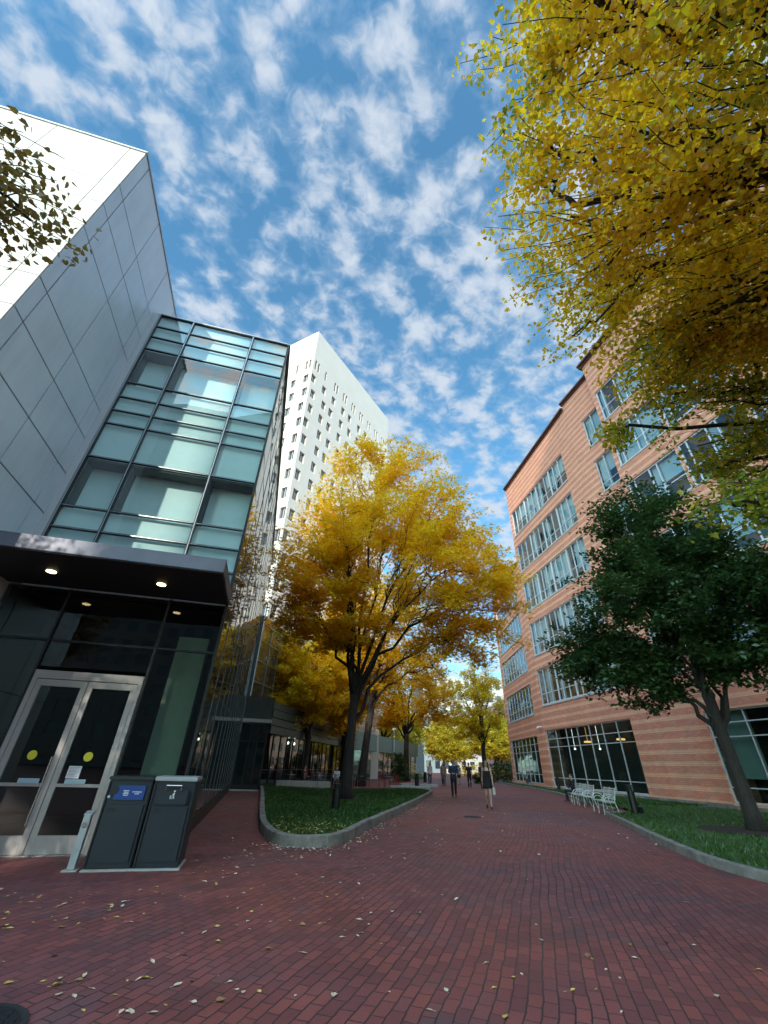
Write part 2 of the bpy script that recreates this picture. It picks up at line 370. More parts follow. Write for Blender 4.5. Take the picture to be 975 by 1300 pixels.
def smooth_line(pts, closed=False, sub=6):
    P = [Vector((*p, 0)) for p in pts]; out = []
    n = len(P); rng_ = range(n if closed else n-1)
    for i in rng_:
        p0 = P[(i-1) % n] if closed or i > 0 else P[0]; p1 = P[i]; p2 = P[(i+1) % n]; p3 = P[(i+2) % n] if closed or i+2 < n else P[-1]
        for k in range(sub):
            t = k/sub
            out.append(.5*((2*p1)+(-p0+p2)*t+(2*p0-5*p1+4*p2-p3)*t*t+(-p0+3*p1-3*p2+p3)*t**3))
    if not closed: out.append(P[-1])
    return [(p.x, p.y) for p in out]
def resample(pts, step):
    out = [pts[0]]; acc = 0
    for a, b in zip(pts, pts[1:]):
        d = math.dist(a, b)
        while acc + d >= step:
            t = (step-acc)/d; a = (a[0]+(b[0]-a[0])*t, a[1]+(b[1]-a[1])*t); out.append(a); d = math.dist(a, b); acc = 0
        acc += d
    return out
def offset(pts, i, d):
    a = pts[max(i-1, 0)]; b = pts[min(i+1, len(pts)-1)]; t = Vector((b[0]-a[0], b[1]-a[1])).normalized()
    return (pts[i][0]-t.y*d, pts[i][1]+t.x*d)
def kerb(line, h, wd, name, label, seglen=1.5):
    """granite kerb: blocks following a line, inner side to the left of the line"""
    mb = MB(); pts = resample(line, .16)
    k = int(seglen/.16); i = 0; r_ = random.Random(len(line))
    while i < len(pts)-1:
        j = min(i+k, len(pts)-1); prof = []
        dz = r_.uniform(-.006, .006); gap = .006
        for q in range(i, j+1):
            p = Vector(pts[q]); o = Vector(offset(pts, q, wd)); o1 = Vector(offset(pts, q, .015)); o2 = Vector(offset(pts, q, wd-.015))
            if q in (i, j):
                t = (Vector(pts[min(q+1, len(pts)-1)])-Vector(pts[max(q-1, 0)])).normalized()*gap*(1 if q == i else -1)
                p = p+t; o = o+t; o1 = o1+t; o2 = o2+t
            prof.append([(p.x, p.y, -.02), (p.x, p.y, h-.015+dz), (o1.x, o1.y, h+dz), (o2.x, o2.y, h+dz), (o.x, o.y, h-.015+dz), (o.x, o.y, -.02)])
        vs = [v for pr in prof for v in pr]; m6 = len(prof)
        fs = [(a*6+c, a*6+c+1, (a+1)*6+c+1, (a+1)*6+c) for a in range(m6-1) for c in range(5)]
        fs += [(5, 4, 3, 2, 1, 0), tuple((m6-1)*6+c for c in range(6))]
        mb.add(vs, fs); i = j
    return tag(mb.build(name, M_['granite']), label, 'kerb', kind='structure')
from mathutils.geometry import tessellate_polygon
def inside(poly, x, y):
    c = False; n = len(poly); j = n-1
    for i in range(n):
        xi, yi = poly[i]; xj, yj = poly[j]
        if (yi > y) != (yj > y) and x < (xj-xi)*(y-yi)/(yj-yi)+xi: c = not c
        j = i
    return c
def grass_blades(name, poly, count, zfun, label, size=(.05, .09), near=None):
    xs = [p[0] for p in poly]; ys = [p[1] for p in poly]; vs = []; fs = []; got = 0; rr = np.random.default_rng(count)
    while got < count:
        x = rr.uniform(min(xs), max(xs)); y = rr.uniform(min(ys), max(ys))
        dist = math.hypot(x, y)
        if near and rr.random() > (near/dist)**2.0: continue
        if not inside(poly, x, y) or ((x-14.2)/1.5)**2+((y-11.6)/1.3)**2 < 1 or ((x-4.0)/.85)**2+((y-21.4)/.7)**2 < 1: continue
        h = rr.uniform(*size); a = rr.uniform(0, 6.28); wd = .006+.0007*dist; lx, ly = rr.normal(0, .4, 2)*h; z = zfun(x, y)-.005
        vs += [(x-math.cos(a)*wd, y-math.sin(a)*wd, z), (x+math.cos(a)*wd, y+math.sin(a)*wd, z), (x+lx, y+ly, z+h)]
        fs += [3*got, 3*got+1, 3*got+2]; got += 1
    o = link(name, np_mesh(name, vs, fs, 3), M_['blade']); return tag(o, label, 'grass', kind='stuff')
def lawn(name, poly, z, mound=0.0):
    """a lawn as a filled polygon with a gentle rise towards its middle"""
    bm = bmesh.new(); vs = [bm.verts.new((x, y, z)) for x, y in poly]; bm.faces.new(vs)
    bmesh.ops.triangulate(bm, faces=bm.faces[:]); 
    me = bpy.data.meshes.new(name); bm.to_mesh(me); bm.free()
    return struct(link(name, me, M_['grass_base']))

# left lawn
LK = [(.50, 33.6), (.46, 25.7), (.33, 15.4), (.40, 12.2), (.72, 10.75), (1.34, 10.42), (2.1, 10.95), (3.22, 13.3), (5.41, 17.55), (7.9, 22.6), (10.5, 28.1), (11.4, 30.4), (11.3, 32.0), (10.4, 33.0)]
lk = smooth_line(LK, False, 8)
kerb(lk, .20, .17, 'kerb', 'grey granite block kerb round the left lawn')
inner = [offset(lk, i, .16) for i in range(0, len(lk), 2)]
lawn_l = inner + [(8.2, 31.5), (6.0, 30.2), (3.5, 30.8), (.7, 33.0)]
lawn('lawn', lawn_l, .15)
grass_blades('lawn_grass', lawn_l, 26000, lambda x, y: .15, 'short dark green grass on the left lawn inside the granite kerb', near=11)
# right lawns
RK = [(6.9, -6.0), (7.6, 2.0), (8.05, 5.4), (8.37, 7.6), (8.96, 9.0), (10.38, 11.55), (11.98, 14.23), (13.35, 16.6), (13.75, 17.0), (14.4, 17.0)]
rk = smooth_line(RK, False, 8)
rk_r = rk[::-1]
def kerb_right(line, h, wd, name, label): return kerb(line[::-1], h, wd, name, label)
kerb_right(rk, .15, .17, 'kerb', 'pale granite kerb curving along the near right lawn')
inner = [offset(rk[::-1], i, .16) for i in range(0, len(rk), 2)][::-1]
lawn_r = inner + [(16.2, 18.6), (17.6, 21.0), (22.6, 21.0), (22.9, 17.5), (22.9, -6)]
lawn('lawn', lawn_r, .11)
grass_blades('lawn_grass', lawn_r, 30000, lambda x, y: .11, 'mown bright green grass on the near right lawn under the dark tree', near=9)
RK2 = [(14.6, 18.3), (15.6, 18.9), (16.3, 20.4), (17.3, 23.3), (19.0, 26.2), (20.2, 28.6), (22.7, 33.9), (25.3, 41.0), (27.6, 48.0), (30.0, 55.5)]
rk2 = smooth_line(RK2, False, 8)
kerb_right(rk2, .13, .17, 'kerb', 'granite kerb along the lawn beyond the white benches')
inner2 = [offset(rk2[::-1], i, .16) for i in range(0, len(rk2), 2)][::-1]
lawn_r2 = inner2 + [(33, 60), (30.5, 50), (25.2, 38.3), (23.9, 24.0), (23.9, 21.4), (17.6, 21.4), (15.9, 18.8)]
lawn('lawn', lawn_r2, .10)
grass_blades('lawn_grass', lawn_r2, 12000, lambda x, y: .10, 'narrow strip of green grass between benches and banded building', near=22)
# far sunlit lawn left of the path
lawn_f = [(17, 62), (24, 66), (32, 90), (44, 125), (20, 125), (14, 90)]
lawn('lawn', lawn_f, .06); grass_blades('lawn_grass', lawn_f, 5000, lambda x, y: .06, 'sunlit green grass far down the path at left', (.08, .16))
# mulch bed round the dark tree, and a ring at the foot of the locust
def disc(name, c, rx, ry, z, m, label, cat, seed=1, n=28):
    r_ = random.Random(seed); mb = MB()
    vs = [(c[0], c[1], z+.03)] + [(c[0]+math.cos(6.283*k/n)*rx*r_.uniform(.93, 1.07), c[1]+math.sin(6.283*k/n)*ry*r_.uniform(.93, 1.07), z) for k in range(n)]
    mb.add(vs, [(0, 1+k, 1+(k+1) % n) for k in range(n)]); return struct(mb.build(name, m, smooth=True))
disc('mulch_bed', (14.2, 11.6), 1.55, 1.35, .118, M_['mulch'], '', '')
disc('mulch_bed', (4.0, 21.4), .95, .8, .158, M_['mulch'], '', '', 2)
# paved slabs and a low planter wall beyond the left lawn
mb = MB(); mb.box(10.2, 13.6, 36.6, 37.4, 0, .38, bev=.02); mb.box(11.2, 15.0, 40.6, 41.5, 0, .35, bev=.02)
a_ = MB(); a_.box(9.8, 12.9, 34.6, 35.3, 0, .22, bev=.02); tag(a_.build('stone_slab', M_['concrete']), 'low pale stone slab bench past the tip of the left lawn', 'stone bench')
a_ = MB(); a_.box(12.0, 15.2, 38.9, 39.6, 0, .24, bev=.02); tag(a_.build('stone_slab', M_['concrete']), 'second low stone slab bench behind the nearer slab', 'stone bench')
a_ = MB(); a_.box(.3, 5.2, 33.7, 34.2, 0, .42, bev=.02); a_.box(.3, .75, 34.2, 36.5, 0, .42, bev=.02)
tag(a_.build('planter_wall', M_['concrete']), 'low pale stone wall between the left lawn and cafe terrace', 'low wall')
# concrete apron at the wing's side door
a_ = MB(); a_.box(-1.25, .4, 29.2, 31.6, 0.0, .03, bev=.005); struct(a_.build('door_apron', M_['concrete']))

# manholes
def manhole(c, r, label):
    t = thing('manhole_cover', label, 'manhole cover', (c[0], c[1], 0))
    mb = MB(); mb.tube([(0, 0, .001), (0, 0, .008)], [r, r], 40); mb.build('frame_ring', M_['iron'], t)
    mb = MB(); mb.tube([(0, 0, .002), (0, 0, .011)], [r*.88, r*.87], 40)
    for i in range(-4, 5):
        for j in range(-4, 5):
            x, y = i*r*.18, j*r*.18
            if math.hypot(x, y) < r*.78: mb.box(x-r*.05, x+r*.05, y-r*.05, y+r*.05, .010, .015)
    mb.build('lid', M_['bin_dark'], t)
manhole((-1.47, 4.22), .36, 'dark round manhole cover at the bottom left corner')
manhole((7.6, 16.3), .33, 'small round manhole cover in the middle of the path')

# ------------------------------------------------------------------ white panel building (left)
Xw, Yw, Yf = -5.69, 6.05, 9.95
wb = thing('white_panel_building', 'tall white panelled building, front face sunlit, side face grey', 'building', (Xw, Yw, 0))
T0 = Matrix.Translation((-Xw, -Yw, 0))
zs = [0, 2.6, 4.9, 6.2, 7.36, 8.5, 9.5, 11.6, 12.73, 13.77, 15.82]
ysd = [6.07, 6.42, 7.87, 9.38, 10.9, 12.4, 14.5, 17, 20]
mb = MB(); mb.box(-24, Xw-.03, Yw+.03, 20, 0, 15.78); mb.build('wall_backing', M_['joint'], wb, M=T0)
mb = MB(); gp = .013
for y0, y1 in zip(ysd, ysd[1:]):
    for z0, z1 in zip(zs, zs[1:]):
        yy1 = y1
        if y0 > 9.3: z0c = max(z0, 13.9)
        mb.box(Xw-.028, Xw, y0+gp, yy1-gp, z0+gp, z1-gp, bev=.004)
mb.build('side_panel', M_['grey_panel'], wb, M=T0)
xf = [Xw, -6.1, -7.9, -9.9, -12, -14.2, -17, -20, -24]
mb = MB()
for x1, x0 in zip(xf, xf[1:]):
    for z0, z1 in zip(zs, zs[1:]): mb.box(x0+gp*.5, x1-gp*.5, Yw, Yw+.028, z0+gp*.5, z1-gp*.5, bev=.003)
mb.build('front_panel', M_['white_panel'], wb, M=T0)
mb = MB(); mb.box(-24, Xw+.025, Yw-.025, 20, 15.82, 15.90, bev=.006); mb.build('roof_coping', M_['coping'], wb, M=T0)

# ------------------------------------------------------------------ glass building (left)
Xs, Yb = -1.25, 29.0; ZT = 14.15
gb = thing('glass_building', 'teal glass fronted building with dark canopy and double doors', 'building', (Xs, Yf, 0))
T1 = Matrix.Translation((-Xs, -Yf, 0))
hz = [4.53, 5.32, 5.95, 6.53, 8.05, 9.22, 9.72, 10.25, 10.86, 12.42, 13.02, 13.56, ZT]
vx = [-5.50, -4.45, -2.47, Xs]
# corner trim strip between panel wall and glass
mb = MB(); mb.box(-5.688, -5.52, Yf-.09, Yf+.1, 4.85, ZT-.02, bev=.005); mb.build('corner_trim', M_['coping'], gb, M=T1)
for i in range(3):
    for k, (z0, z1) in enumerate(zip(hz, hz[1:])):
        mb = MB(); q = [rng.normal(0, .0025) for _ in range(4)]
        a0, a1 = vx[i]+.012, vx[i+1]-.012
        mb.quad((a0, Yf+q[0], z0), (a1, Yf+q[1], z0), (a1, Yf+q[2], z1), (a0, Yf+q[3], z1)); mb.build('glass_pane', M_['glass_front'], gb, M=T1)
        # what is behind the pane: back-painted spandrel, or a blind set back in a reveal
        vision = (z0, z1) in ((10.86, 12.42), (6.53, 8.05))
        d = .42 if vision else .10
        if vision:
            x0r, x1r = a0+.14, (a1-.14 if i == 2 else a1-.02)
            mb = MB(); mb.box(a0, a1, Yf+.44, Yf+.5, z0, z1+.02)
            mb.build('roller_blind', M_['blind'], gb, M=T1)
            mb = MB(); mb.box(a0, a1, Yf+.05, Yf+.43, z1-.10, z1-.02); mb.box(a0, a0+.05, Yf+.05, Yf+.43, z0, z1-.101)
            mb.build('blind_box', M_['room_grey'], gb, M=T1)
        else:
            mb = MB(); mb.box(a0, a1, Yf+.09, Yf+.15, z0+.01, z1-.01); mb.build('spandrel', M_['spandrel'] if k % 2 else M_['blind'], gb, M=T1)
mb = MB(); mb.box(-5.5, Xs-.16, Yf+.55, Yb-.1, 4.6, ZT-.1); mb.build('floor_core', M_['room_grey'], gb, M=T1)
mb = MB()
for z in hz[1:]:
    mb.box(-5.52, Xs+.03, Yf-.035, Yf+.03, z-.022, z+.022)
for x in vx[:3]:
    mb.box(x-.03, x-.012, Yf-.05, Yf+.04, 4.55, ZT); mb.box(x+.012, x+.03, Yf-.05, Yf+.04, 4.55, ZT)
mb.box(Xs-.03, Xs+.03, Yf-.045, Yf+.03, 0, ZT+.0)
mb.build('mullion', M_['mull'], gb, M=T1)
mb = MB()
for x in vx[:3]: mb.box(x-.011, x+.011, Yf-.057, Yf+.02, 4.56, ZT-.01)
for z in hz[1:-1]: mb.box(-5.50, Xs+.02, Yf-.040, Yf-.036, z-.006, z+.006)
mb.build('mullion_cap', M_['mull_light'], gb, M=T1)
mb = MB(); mb.box(-5.52, Xs+.06, Yf-.06, Yb, ZT+.003, ZT+.06, bev=.01); mb.build('roof', M_['coping'], gb, M=T1)
# side curtain wall
ncol = 13; ys = [Yf+(Yb-Yf)*k/ncol for k in range(ncol+1)]
hs = [.32, 2.92, 4.53, 6.53, 8.05, 10.86, 12.42, ZT]
for i in range(ncol):
    for z0, z1 in zip(hs, hs[1:]):
        mb = MB(); q = [rng.normal(0, .004) for _ in range(4)]
        mb.quad((Xs+q[0], ys[i], z0), (Xs+q[1], ys[i+1], z0), (Xs+q[2], ys[i+1], z1), (Xs+q[3], ys[i], z1)); mb.build('side_glass_pane', M_['mirror'], gb, M=T1)
mb = MB()
for z in hs[1:-1] + [5.32, 9.4, 13.3, 3.43]: mb.box(Xs-.02, Xs+.005, Yf+.031, Yb, z-.016, z+.016)
for y in ys[1:]: mb.box(Xs-.03, Xs+.007, y-.02, y+.02, .3, ZT-.01)
mb.box(Xs-.1, Xs+.05, Yf-.06, Yb, 0, .3, bev=.01)
mb.build('side_mullion', M_['mull'], gb, M=T1)
mb = MB()
for y in ys[1:]: mb.box(Xs+.0075, Xs+.011, y-.006, y+.006, .35, ZT-.02)
mb.build('side_mullion_cap', M_['mull_light'], gb, M=T1)
mb = MB(); mb.box(-5.6, Xs-.02, Yb-.05, Yb, 0, ZT); mb.build('back_wall', M_['room_grey'], gb, M=T1)
# lobby
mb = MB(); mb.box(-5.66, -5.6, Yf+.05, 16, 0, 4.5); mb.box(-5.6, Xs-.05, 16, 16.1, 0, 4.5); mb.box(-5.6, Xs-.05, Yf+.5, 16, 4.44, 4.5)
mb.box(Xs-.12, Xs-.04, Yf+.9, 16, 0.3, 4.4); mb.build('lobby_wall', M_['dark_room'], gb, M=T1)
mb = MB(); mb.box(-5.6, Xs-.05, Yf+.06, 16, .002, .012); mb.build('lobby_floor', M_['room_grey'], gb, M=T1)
mb = MB(); mb.box(-2.22, -1.55, Yf+.75, Yf+1.2, .013, 3.9, bev=.01); mb.build('lobby_column', mat('column_paint', (.50, .56, .48), .8), gb, M=T1)
# lower glazing: left bay, transom lights, right bay
def pane(x0, x1, z0, z1, m='glass_door', y=Yf, nm='glass_pane'):
    mb = MB(); mb.quad((x0, y+.01, z0), (x1, y+.012, z0), (x1, y+.008, z1), (x0, y+.01, z1)); return mb.build(nm, M_[m], gb, M=T1)
for (x0, x1, z0, z1) in ((-5.68, -4.50, .05, 3.41), (-5.68, -4.50, 3.45, 4.5), (-4.44, -2.49, 3.45, 4.5), (-4.44, -2.49, 2.93, 3.41), (-2.45, -1.29, 3.45, 4.5), (-2.45, -1.29, .08, 3.41)): pane(x0, x1, z0, z1)
mb = MB()
mb.box(-5.69, Xs-.03, Yf-.03, Yf+.05, 3.41, 3.45); mb.box(-2.49, -2.45, Yf-.04, Yf+.05, 0, 4.5); mb.box(-4.50, -4.46, Yf-.04, Yf+.05, 0, 4.5); mb.box(-2.45, -1.28, Yf-.03, Yf+.04, 0, .08)
mb.box(-5.69, -4.5, Yf-.03, Yf+.04, 0, .06)
mb.build('lower_mullion', M_['mull'], gb, M=T1)
# canopy
mb = MB(); mb.box(-5.68, -1.20, 7.95, Yf-.06, 4.54, 4.82, bev=.008); cn = mb.build('canopy', M_['canopy'], gb, M=T1)
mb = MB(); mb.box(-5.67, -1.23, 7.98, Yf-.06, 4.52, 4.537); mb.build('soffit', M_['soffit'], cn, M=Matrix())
for x, y in ((-4.52, 8.95), (-2.50, 8.98)):
    mb = MB(); mb.tube([(x, y, 4.505), (x, y, 4.519)], [.085, .085], 24); mb.build('downlight', M_['lamp'], cn, M=Matrix())
# door frame and leaves
mb = MB(); DY = Yf-.05
mb.box(-4.45, -4.37, DY, Yf+.06, 0, 2.85, bev=.004); mb.box(-2.57, -2.495, DY, Yf+.06, 0, 2.85, bev=.004); mb.box(-4.37, -2.57, DY, Yf+.06, 2.70, 2.85, bev=.004)
mb.build('door_frame', M_['door_metal'], gb, M=T1)
for a0, a1, hx in ((-4.365, -3.475, -3.53), (-3.465, -2.575, -3.40)):
    mb = MB(); y0, y1 = Yf-.035, Yf+.015
    mb.box(a0, a0+.10, y0, y1, .02, 2.69, bev=.004); mb.box(a1-.10, a1, y0, y1, .02, 2.69, bev=.004)
    mb.box(a0+.10, a1-.10, y0, y1, 2.57, 2.69, bev=.004); mb.box(a0+.10, a1-.10, y0, y1, .02, .27, bev=.004); mb.box(a0+.10, a1-.10, y0, y1, .95, 1.0, bev=.004)
    dl = mb.build('door', M_['door_metal'], gb, M=T1)
    mb = MB(); mb.quad((a0+.1, Yf-.01, .27), (a1-.1, Yf-.01, .27), (a1-.1, Yf-.01, .95), (a0+.1, Yf-.01, .95)); mb.quad((a0+.1, Yf-.01, 1.0), (a1-.1, Yf-.01, 1.0), (a1-.1, Yf-.01, 2.57), (a0+.1, Yf-.01, 2.57))
    mb.build('door_glass', M_['glass_door'], dl, M=Matrix())
    if hx < -3.45:
        mb = MB(); mb.tube([(hx-.045, Yf-.04, 1.40), (hx-.045, Yf-.095, 1.40), (hx-.045, Yf-.095, .40), (hx-.045, Yf-.04, .40)], .013, 10); mb.build('handle', M_['steel'], dl, M=Matrix())
    cx_ = (-3.93 if hx < -3.45 else -3.02)
    mb = MB(); mb.tube([(cx_, Yf-.018, 1.42), (cx_, Yf-.013, 1.42)], [.075, .075], 28); st = mb.build('sticker', M_['sticker'], dl, M=Matrix())
    mb = MB(); px0 = -3.98 if hx < -3.45 else -3.25
    mb.box(px0, px0+.33, Yf-.045, Yf-.036, 1.0, 1.07, bev=.002); mb.build('push_plate', M_['paleblue'], dl, M=Matrix())
    if hx > -3.45:
        mb = MB(); mb.box(-3.27, -3.06, Yf-.018, Yf-.014, 1.08, 1.27); pp = mb.build('notice', M_['paper'], dl, M=Matrix())
        mb = MB()
        for k in range(7): mb.box(-3.25, -3.08-.03*((k*7) % 3), Yf-.0195, Yf-.0185, 1.245-k*.022, 1.251-k*.022)
        mb.build('notice_text', M_['ink'], dl, M=Matrix())
# lower metal door threshold
mb = MB(); mb.box(-4.45, -2.50, Yf-.1, Yf+.1, 0.0, .018, bev=.003); mb.build('threshold', M_['steel'], gb, M=T1)

# ------------------------------------------------------------------ the wing beyond (cafe)
hd = R(24.0); WA = Vector((.45, 31.0)); wd_ = Vector((math.sin(hd), math.cos(hd)))
def frame(A, d):
    d = Vector(d).normalized(); n_ = Vector((-d.y, d.x))
    return Matrix(((d.x, n_.x, 0, A[0]), (d.y, n_.y, 0, A[1]), (0, 0, 1, 0), (0, 0, 0, 1)))
wing = thing('cafe_wing', 'low dark glass cafe wing with metal fascia behind the left lawn', 'building', (WA.x, WA.y, 0))
TW = Matrix.Translation((-WA.x, -WA.y, 0))
# visible side of this wing is its right side: outward = -local y
FW = TW @ frame(WA, wd_)
LW = 26
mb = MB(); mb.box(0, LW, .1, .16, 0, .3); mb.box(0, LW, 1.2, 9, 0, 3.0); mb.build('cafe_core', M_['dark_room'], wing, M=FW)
for k in range(10):
    u0, u1 = k*LW/10+.03, (k+1)*LW/10-.03
    mb = MB(); mb.quad((u0, .1, .3), (u1, .1, .3), (u1, .1, 3.0), (u0, .1, 3.0)); mb.build('glass_pane', M_['glass_shop'], wing, M=FW)
mb = MB()
for k in range(21): u = k*LW/20; mb.box(u-.03, u+.03, .05, .14, .3, 3.02)
mb.box(0, LW, .05, .14, 1.0, 1.04); mb.build('mullion', M_['mull'], wing, M=FW)
mb = MB()
for k in range(4): mb.box(-.25, LW, -.25+.03*(k % 2), 9, 3.03+k*.48, 3.03+k*.48+.44, bev=.02)
mb.build('fascia', noisy('zinc', (.045, .06, .058), (.07, .09, .085), 2, .4, .3, .05, .005), wing, M=FW)
mb = MB(); mb.box(-.2, 14, 1.6, 8, 4.97, 10.8); mb.build('upper_glass_box', M_['mirror'], wing, M=FW)
mb = MB()
for k in range(9): mb.box(-.23+k*1.75, -.17+k*1.75, 1.55, 1.61, 4.98, 10.82)
for z in (6.2, 7.6, 9.0, 10.2): mb.box(-.24, 14.03, 1.54, 1.6, z-.03, z+.03)
mb.build('upper_mullion', M_['mull_light'], wing, M=FW)
W2 = WA+wd_*26; F2w = TW @ frame(W2, (math.sin(R(33)), math.cos(R(33))))
mb = MB(); mb.box(0, 30, 1.0, 6, 0, 3.0); mb.build('cafe_core', M_['dark_room'], wing, M=F2w)
mb = MB(); mb.box(-.1, 30, -.2, 6, 3.03, 4.95, bev=.03); mb.build('fascia', bpy.data.materials['zinc'], wing, M=F2w)
for k in range(8):
    mb = MB(); mb.quad((k*3.75+.05, .1, .2), (k*3.75+3.7, .1, .2), (k*3.75+3.7, .1, 3.0), (k*3.75+.05, .1, 3.0)); mb.build('glass_pane', M_['glass_shop'], wing, M=F2w)
    mb = MB(); mb.box(k*3.75-.05, k*3.75+.05, .04, .14, 0, 3.02); mb.build('mullion', M_['mull'], wing, M=F2w)
for k, u in enumerate((6.2, 7.6)):
    mb = MB(); mb.ell((u, .9, 2.75), .09, 10, 6); mb.build('ceiling_lamp', mat('cafe_lamp', (1, 1, .9), es=6, emit=(1, .95, .85)), wing, M=FW)
# entrance between the glass building and the wing, facing the camera
en = thing('entrance_porch', 'recessed glass side entrance under a pale lintel at the end of the side path', 'entrance', (-.4, 30.2, 0))
TE = Matrix.Translation((.4, -30.2, 0))
mb = MB(); mb.box(-1.22, .55, 29.9, 30.6, 3.55, 3.75, bev=.02); mb.build('lintel', M_['coping'], en, M=TE)
mb = MB(); mb.box(-1.22, .5, 30.0, 31.2, 3.76, 5.05, bev=.02); mb.build('fascia', bpy.data.materials['zinc'], en, M=TE)
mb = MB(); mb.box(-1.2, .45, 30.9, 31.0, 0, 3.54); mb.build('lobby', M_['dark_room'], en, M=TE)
mb = MB(); mb.quad((-.55, 30.3, .05), (.35, 30.3, .05), (.35, 30.3, 3.5), (-.55, 30.3, 3.5)); mb.quad((-1.2, 30.3, .05), (-.62, 30.3, .05), (-.62, 30.3, 3.5), (-1.2, 30.3, 3.5)); mb.build('door_glass', M_['glass_shop'], en, M=TE)
mb = MB()
for x in (-1.2, -.62, -.12, .36): mb.box(x-.03, x+.03, 30.25, 30.34, 0, 3.54)
mb.box(-1.2, .4, 30.25, 30.34, 2.5, 2.56); mb.box(-1.2, .4, 30.25, 30.34, 0, .25); mb.build('door_frame', M_['mull'], en, M=TE)

# ------------------------------------------------------------------ white tower
TA = Vector((-1.32, 44.54)); TB = Vector((15.6, 61.26)); TLd = Vector((-4.62, 4.21)).normalized()
tw = thing('white_tower', 'tall white residential tower with small staggered windows', 'tower', (TA.x, TA.y, 0))
TT = Matrix.Translation((-TA.x, -TA.y, 0))
FR = TT @ frame(TA, TB-TA)            # local: u to the right, outward = -y
WR = (TB-TA).length; WL = 20.0; HT = 64.0
TC = TA+TLd*WL
FL = TT @ frame(TC, TA-TC)            # u from far left to the corner, outward = -y
def wall_open(mb, u0, u1, z0, z1, ops, depth, sgn=1):
    """front face at y=0 with openings and their reveals; outward is +y when sgn=1, -y when sgn=-1"""
    us = sorted({u0, u1, *[o[0] for o in ops], *[o[1] for o in ops]}); zs_ = sorted({z0, z1, *[o[2] for o in ops], *[o[3] for o in ops]})
    vid = {}
    def vert(i, k):
        if (i, k) not in vid: vid[(i, k)] = len(mb.v); mb.v.append((us[i], 0, zs_[k]))
        return vid[(i, k)]
    for k in range(len(zs_)-1):
        zc = (zs_[k]+zs_[k+1])/2; row = [o for o in ops if o[2] < zc < o[3]]
        for i in range(len(us)-1):
            uc = (us[i]+us[i+1])/2
            if any(o[0] < uc < o[1] for o in row): continue
            f = (vert(i, k), vert(i+1, k), vert(i+1, k+1), vert(i, k+1)); mb.f.append(f if sgn < 0 else f[::-1])
    d = -depth*sgn
    for a, b, c, e in ops:
        mb.quad((a, 0, c), (a, d, c), (a, d, e), (a, 0, e)); mb.quad((b, 0, c), (b, d, c), (b, d, e), (b, 0, e))
        mb.quad((a, 0, c), (b, 0, c), (b, d, c), (a, d, c)); mb.quad((a, 0, e), (b, 0, e), (b, d, e), (a, d, e))
def tower_ops(width, off, seed, right):
    ops = []; r_ = random.Random(seed); ncol_ = int(width/2.45)
    for k in range(ncol_):
        for r in range(16):
            zt = 53.25-r*3.12; zoff = 0
            c = off+k*2.45+(.25 if (k % 2) else 0)+r_.choice((-.2, 0, .2))
            if c+1 > width-.1: continue
            ops.append((round(c, 3), round(c+.95, 3), zt-1.35, zt+.35))
    for k in range(int(width/2.6)):
        c = off+k*2.6+.1
        if c+1.3 > width-.2: continue
        ops.append((c, c+.42, 55.0, 57.1))
        if k != 1: ops.append((c+.72, c+1.14, 55.0, 57.1))
    return ops
opsR = tower_ops(WR, .35, 3, True); opsL = tower_ops(WL, .35, 5, False)
opsL = [(WL-b, WL-a, c, e) for a, b, c, e in opsL]
mb = MB(); wall_open(mb, 0, WR, 0, HT, opsR, .32, -1); mb.build('wall', M_['tower'], tw, M=FR)
mb = MB(); wall_open(mb, 0, WL, 0, HT, opsL, .32, -1); mb.build('wall', M_['tower'], tw, M=FL)
for F_, ops, near_u in ((FR, opsR, lambda u: True), (FL, opsL, lambda u: u > WL-8)):
    rest = MB(); restf = MB()
    for a, b, c, e in sorted(ops, key=lambda o: -o[2]):
        if c > 54.5:
            mb = MB(); mb.quad((a, .30, c), (b, .30, c), (b, .30, e), (a, .30, e))
            for q in range(9): mb.box(a, b, .2, .29, c+.05+q*(e-c)/9, c+.12+q*(e-c)/9)
            mb.build('louver', M_['louver'], tw, M=F_); continue
        if c > 36 and near_u(a):
            mb = MB(); mb.box(a+.44, a+.50, .22, .27, c, e); mb.box(a, b, .22, .27, c, c+.06); wf = mb.build('window', M_['tower'], tw, M=F_)
            mb = MB(); mb.quad((a, .28, c), (b, .28, c), (b, .28, e), (a, .28, e)); mb.build('pane', M_['tower_win'], wf, M=Matrix())
        else:
            rest.quad((a, .28, c), (b, .28, c), (b, .28, e), (a, .28, e)); restf.box(a+.44, a+.50, .22, .27, c, e)
    o = rest.build('lower_windows', M_['tower_win'], tw, M=F_); o['kind'] = 'stuff'
    o = restf.build('lower_window_frames', M_['tower'], tw, M=F_); o['kind'] = 'stuff'
mb = MB(); P3 = TB+TLd*WL
mb.prism([(TA.x, TA.y), (TB.x, TB.y), (P3.x, P3.y), (TC.x, TC.y)], HT, HT+.05)
mb.build('roof', M_['tower'], tw, M=TT)
mb = MB(); nr = (TB-TA).normalized(); ins = [(TA+nr*.5+TLd*.5), (TB-nr*.3+TLd*.5), (P3-nr*.3-TLd*.3), (TC+nr*.5-TLd*.3)]
mb.prism([(p.x, p.y) for p in ins], .1, HT-.1); mb.build('tower_core', M_['dark_room'], tw, M=TT)

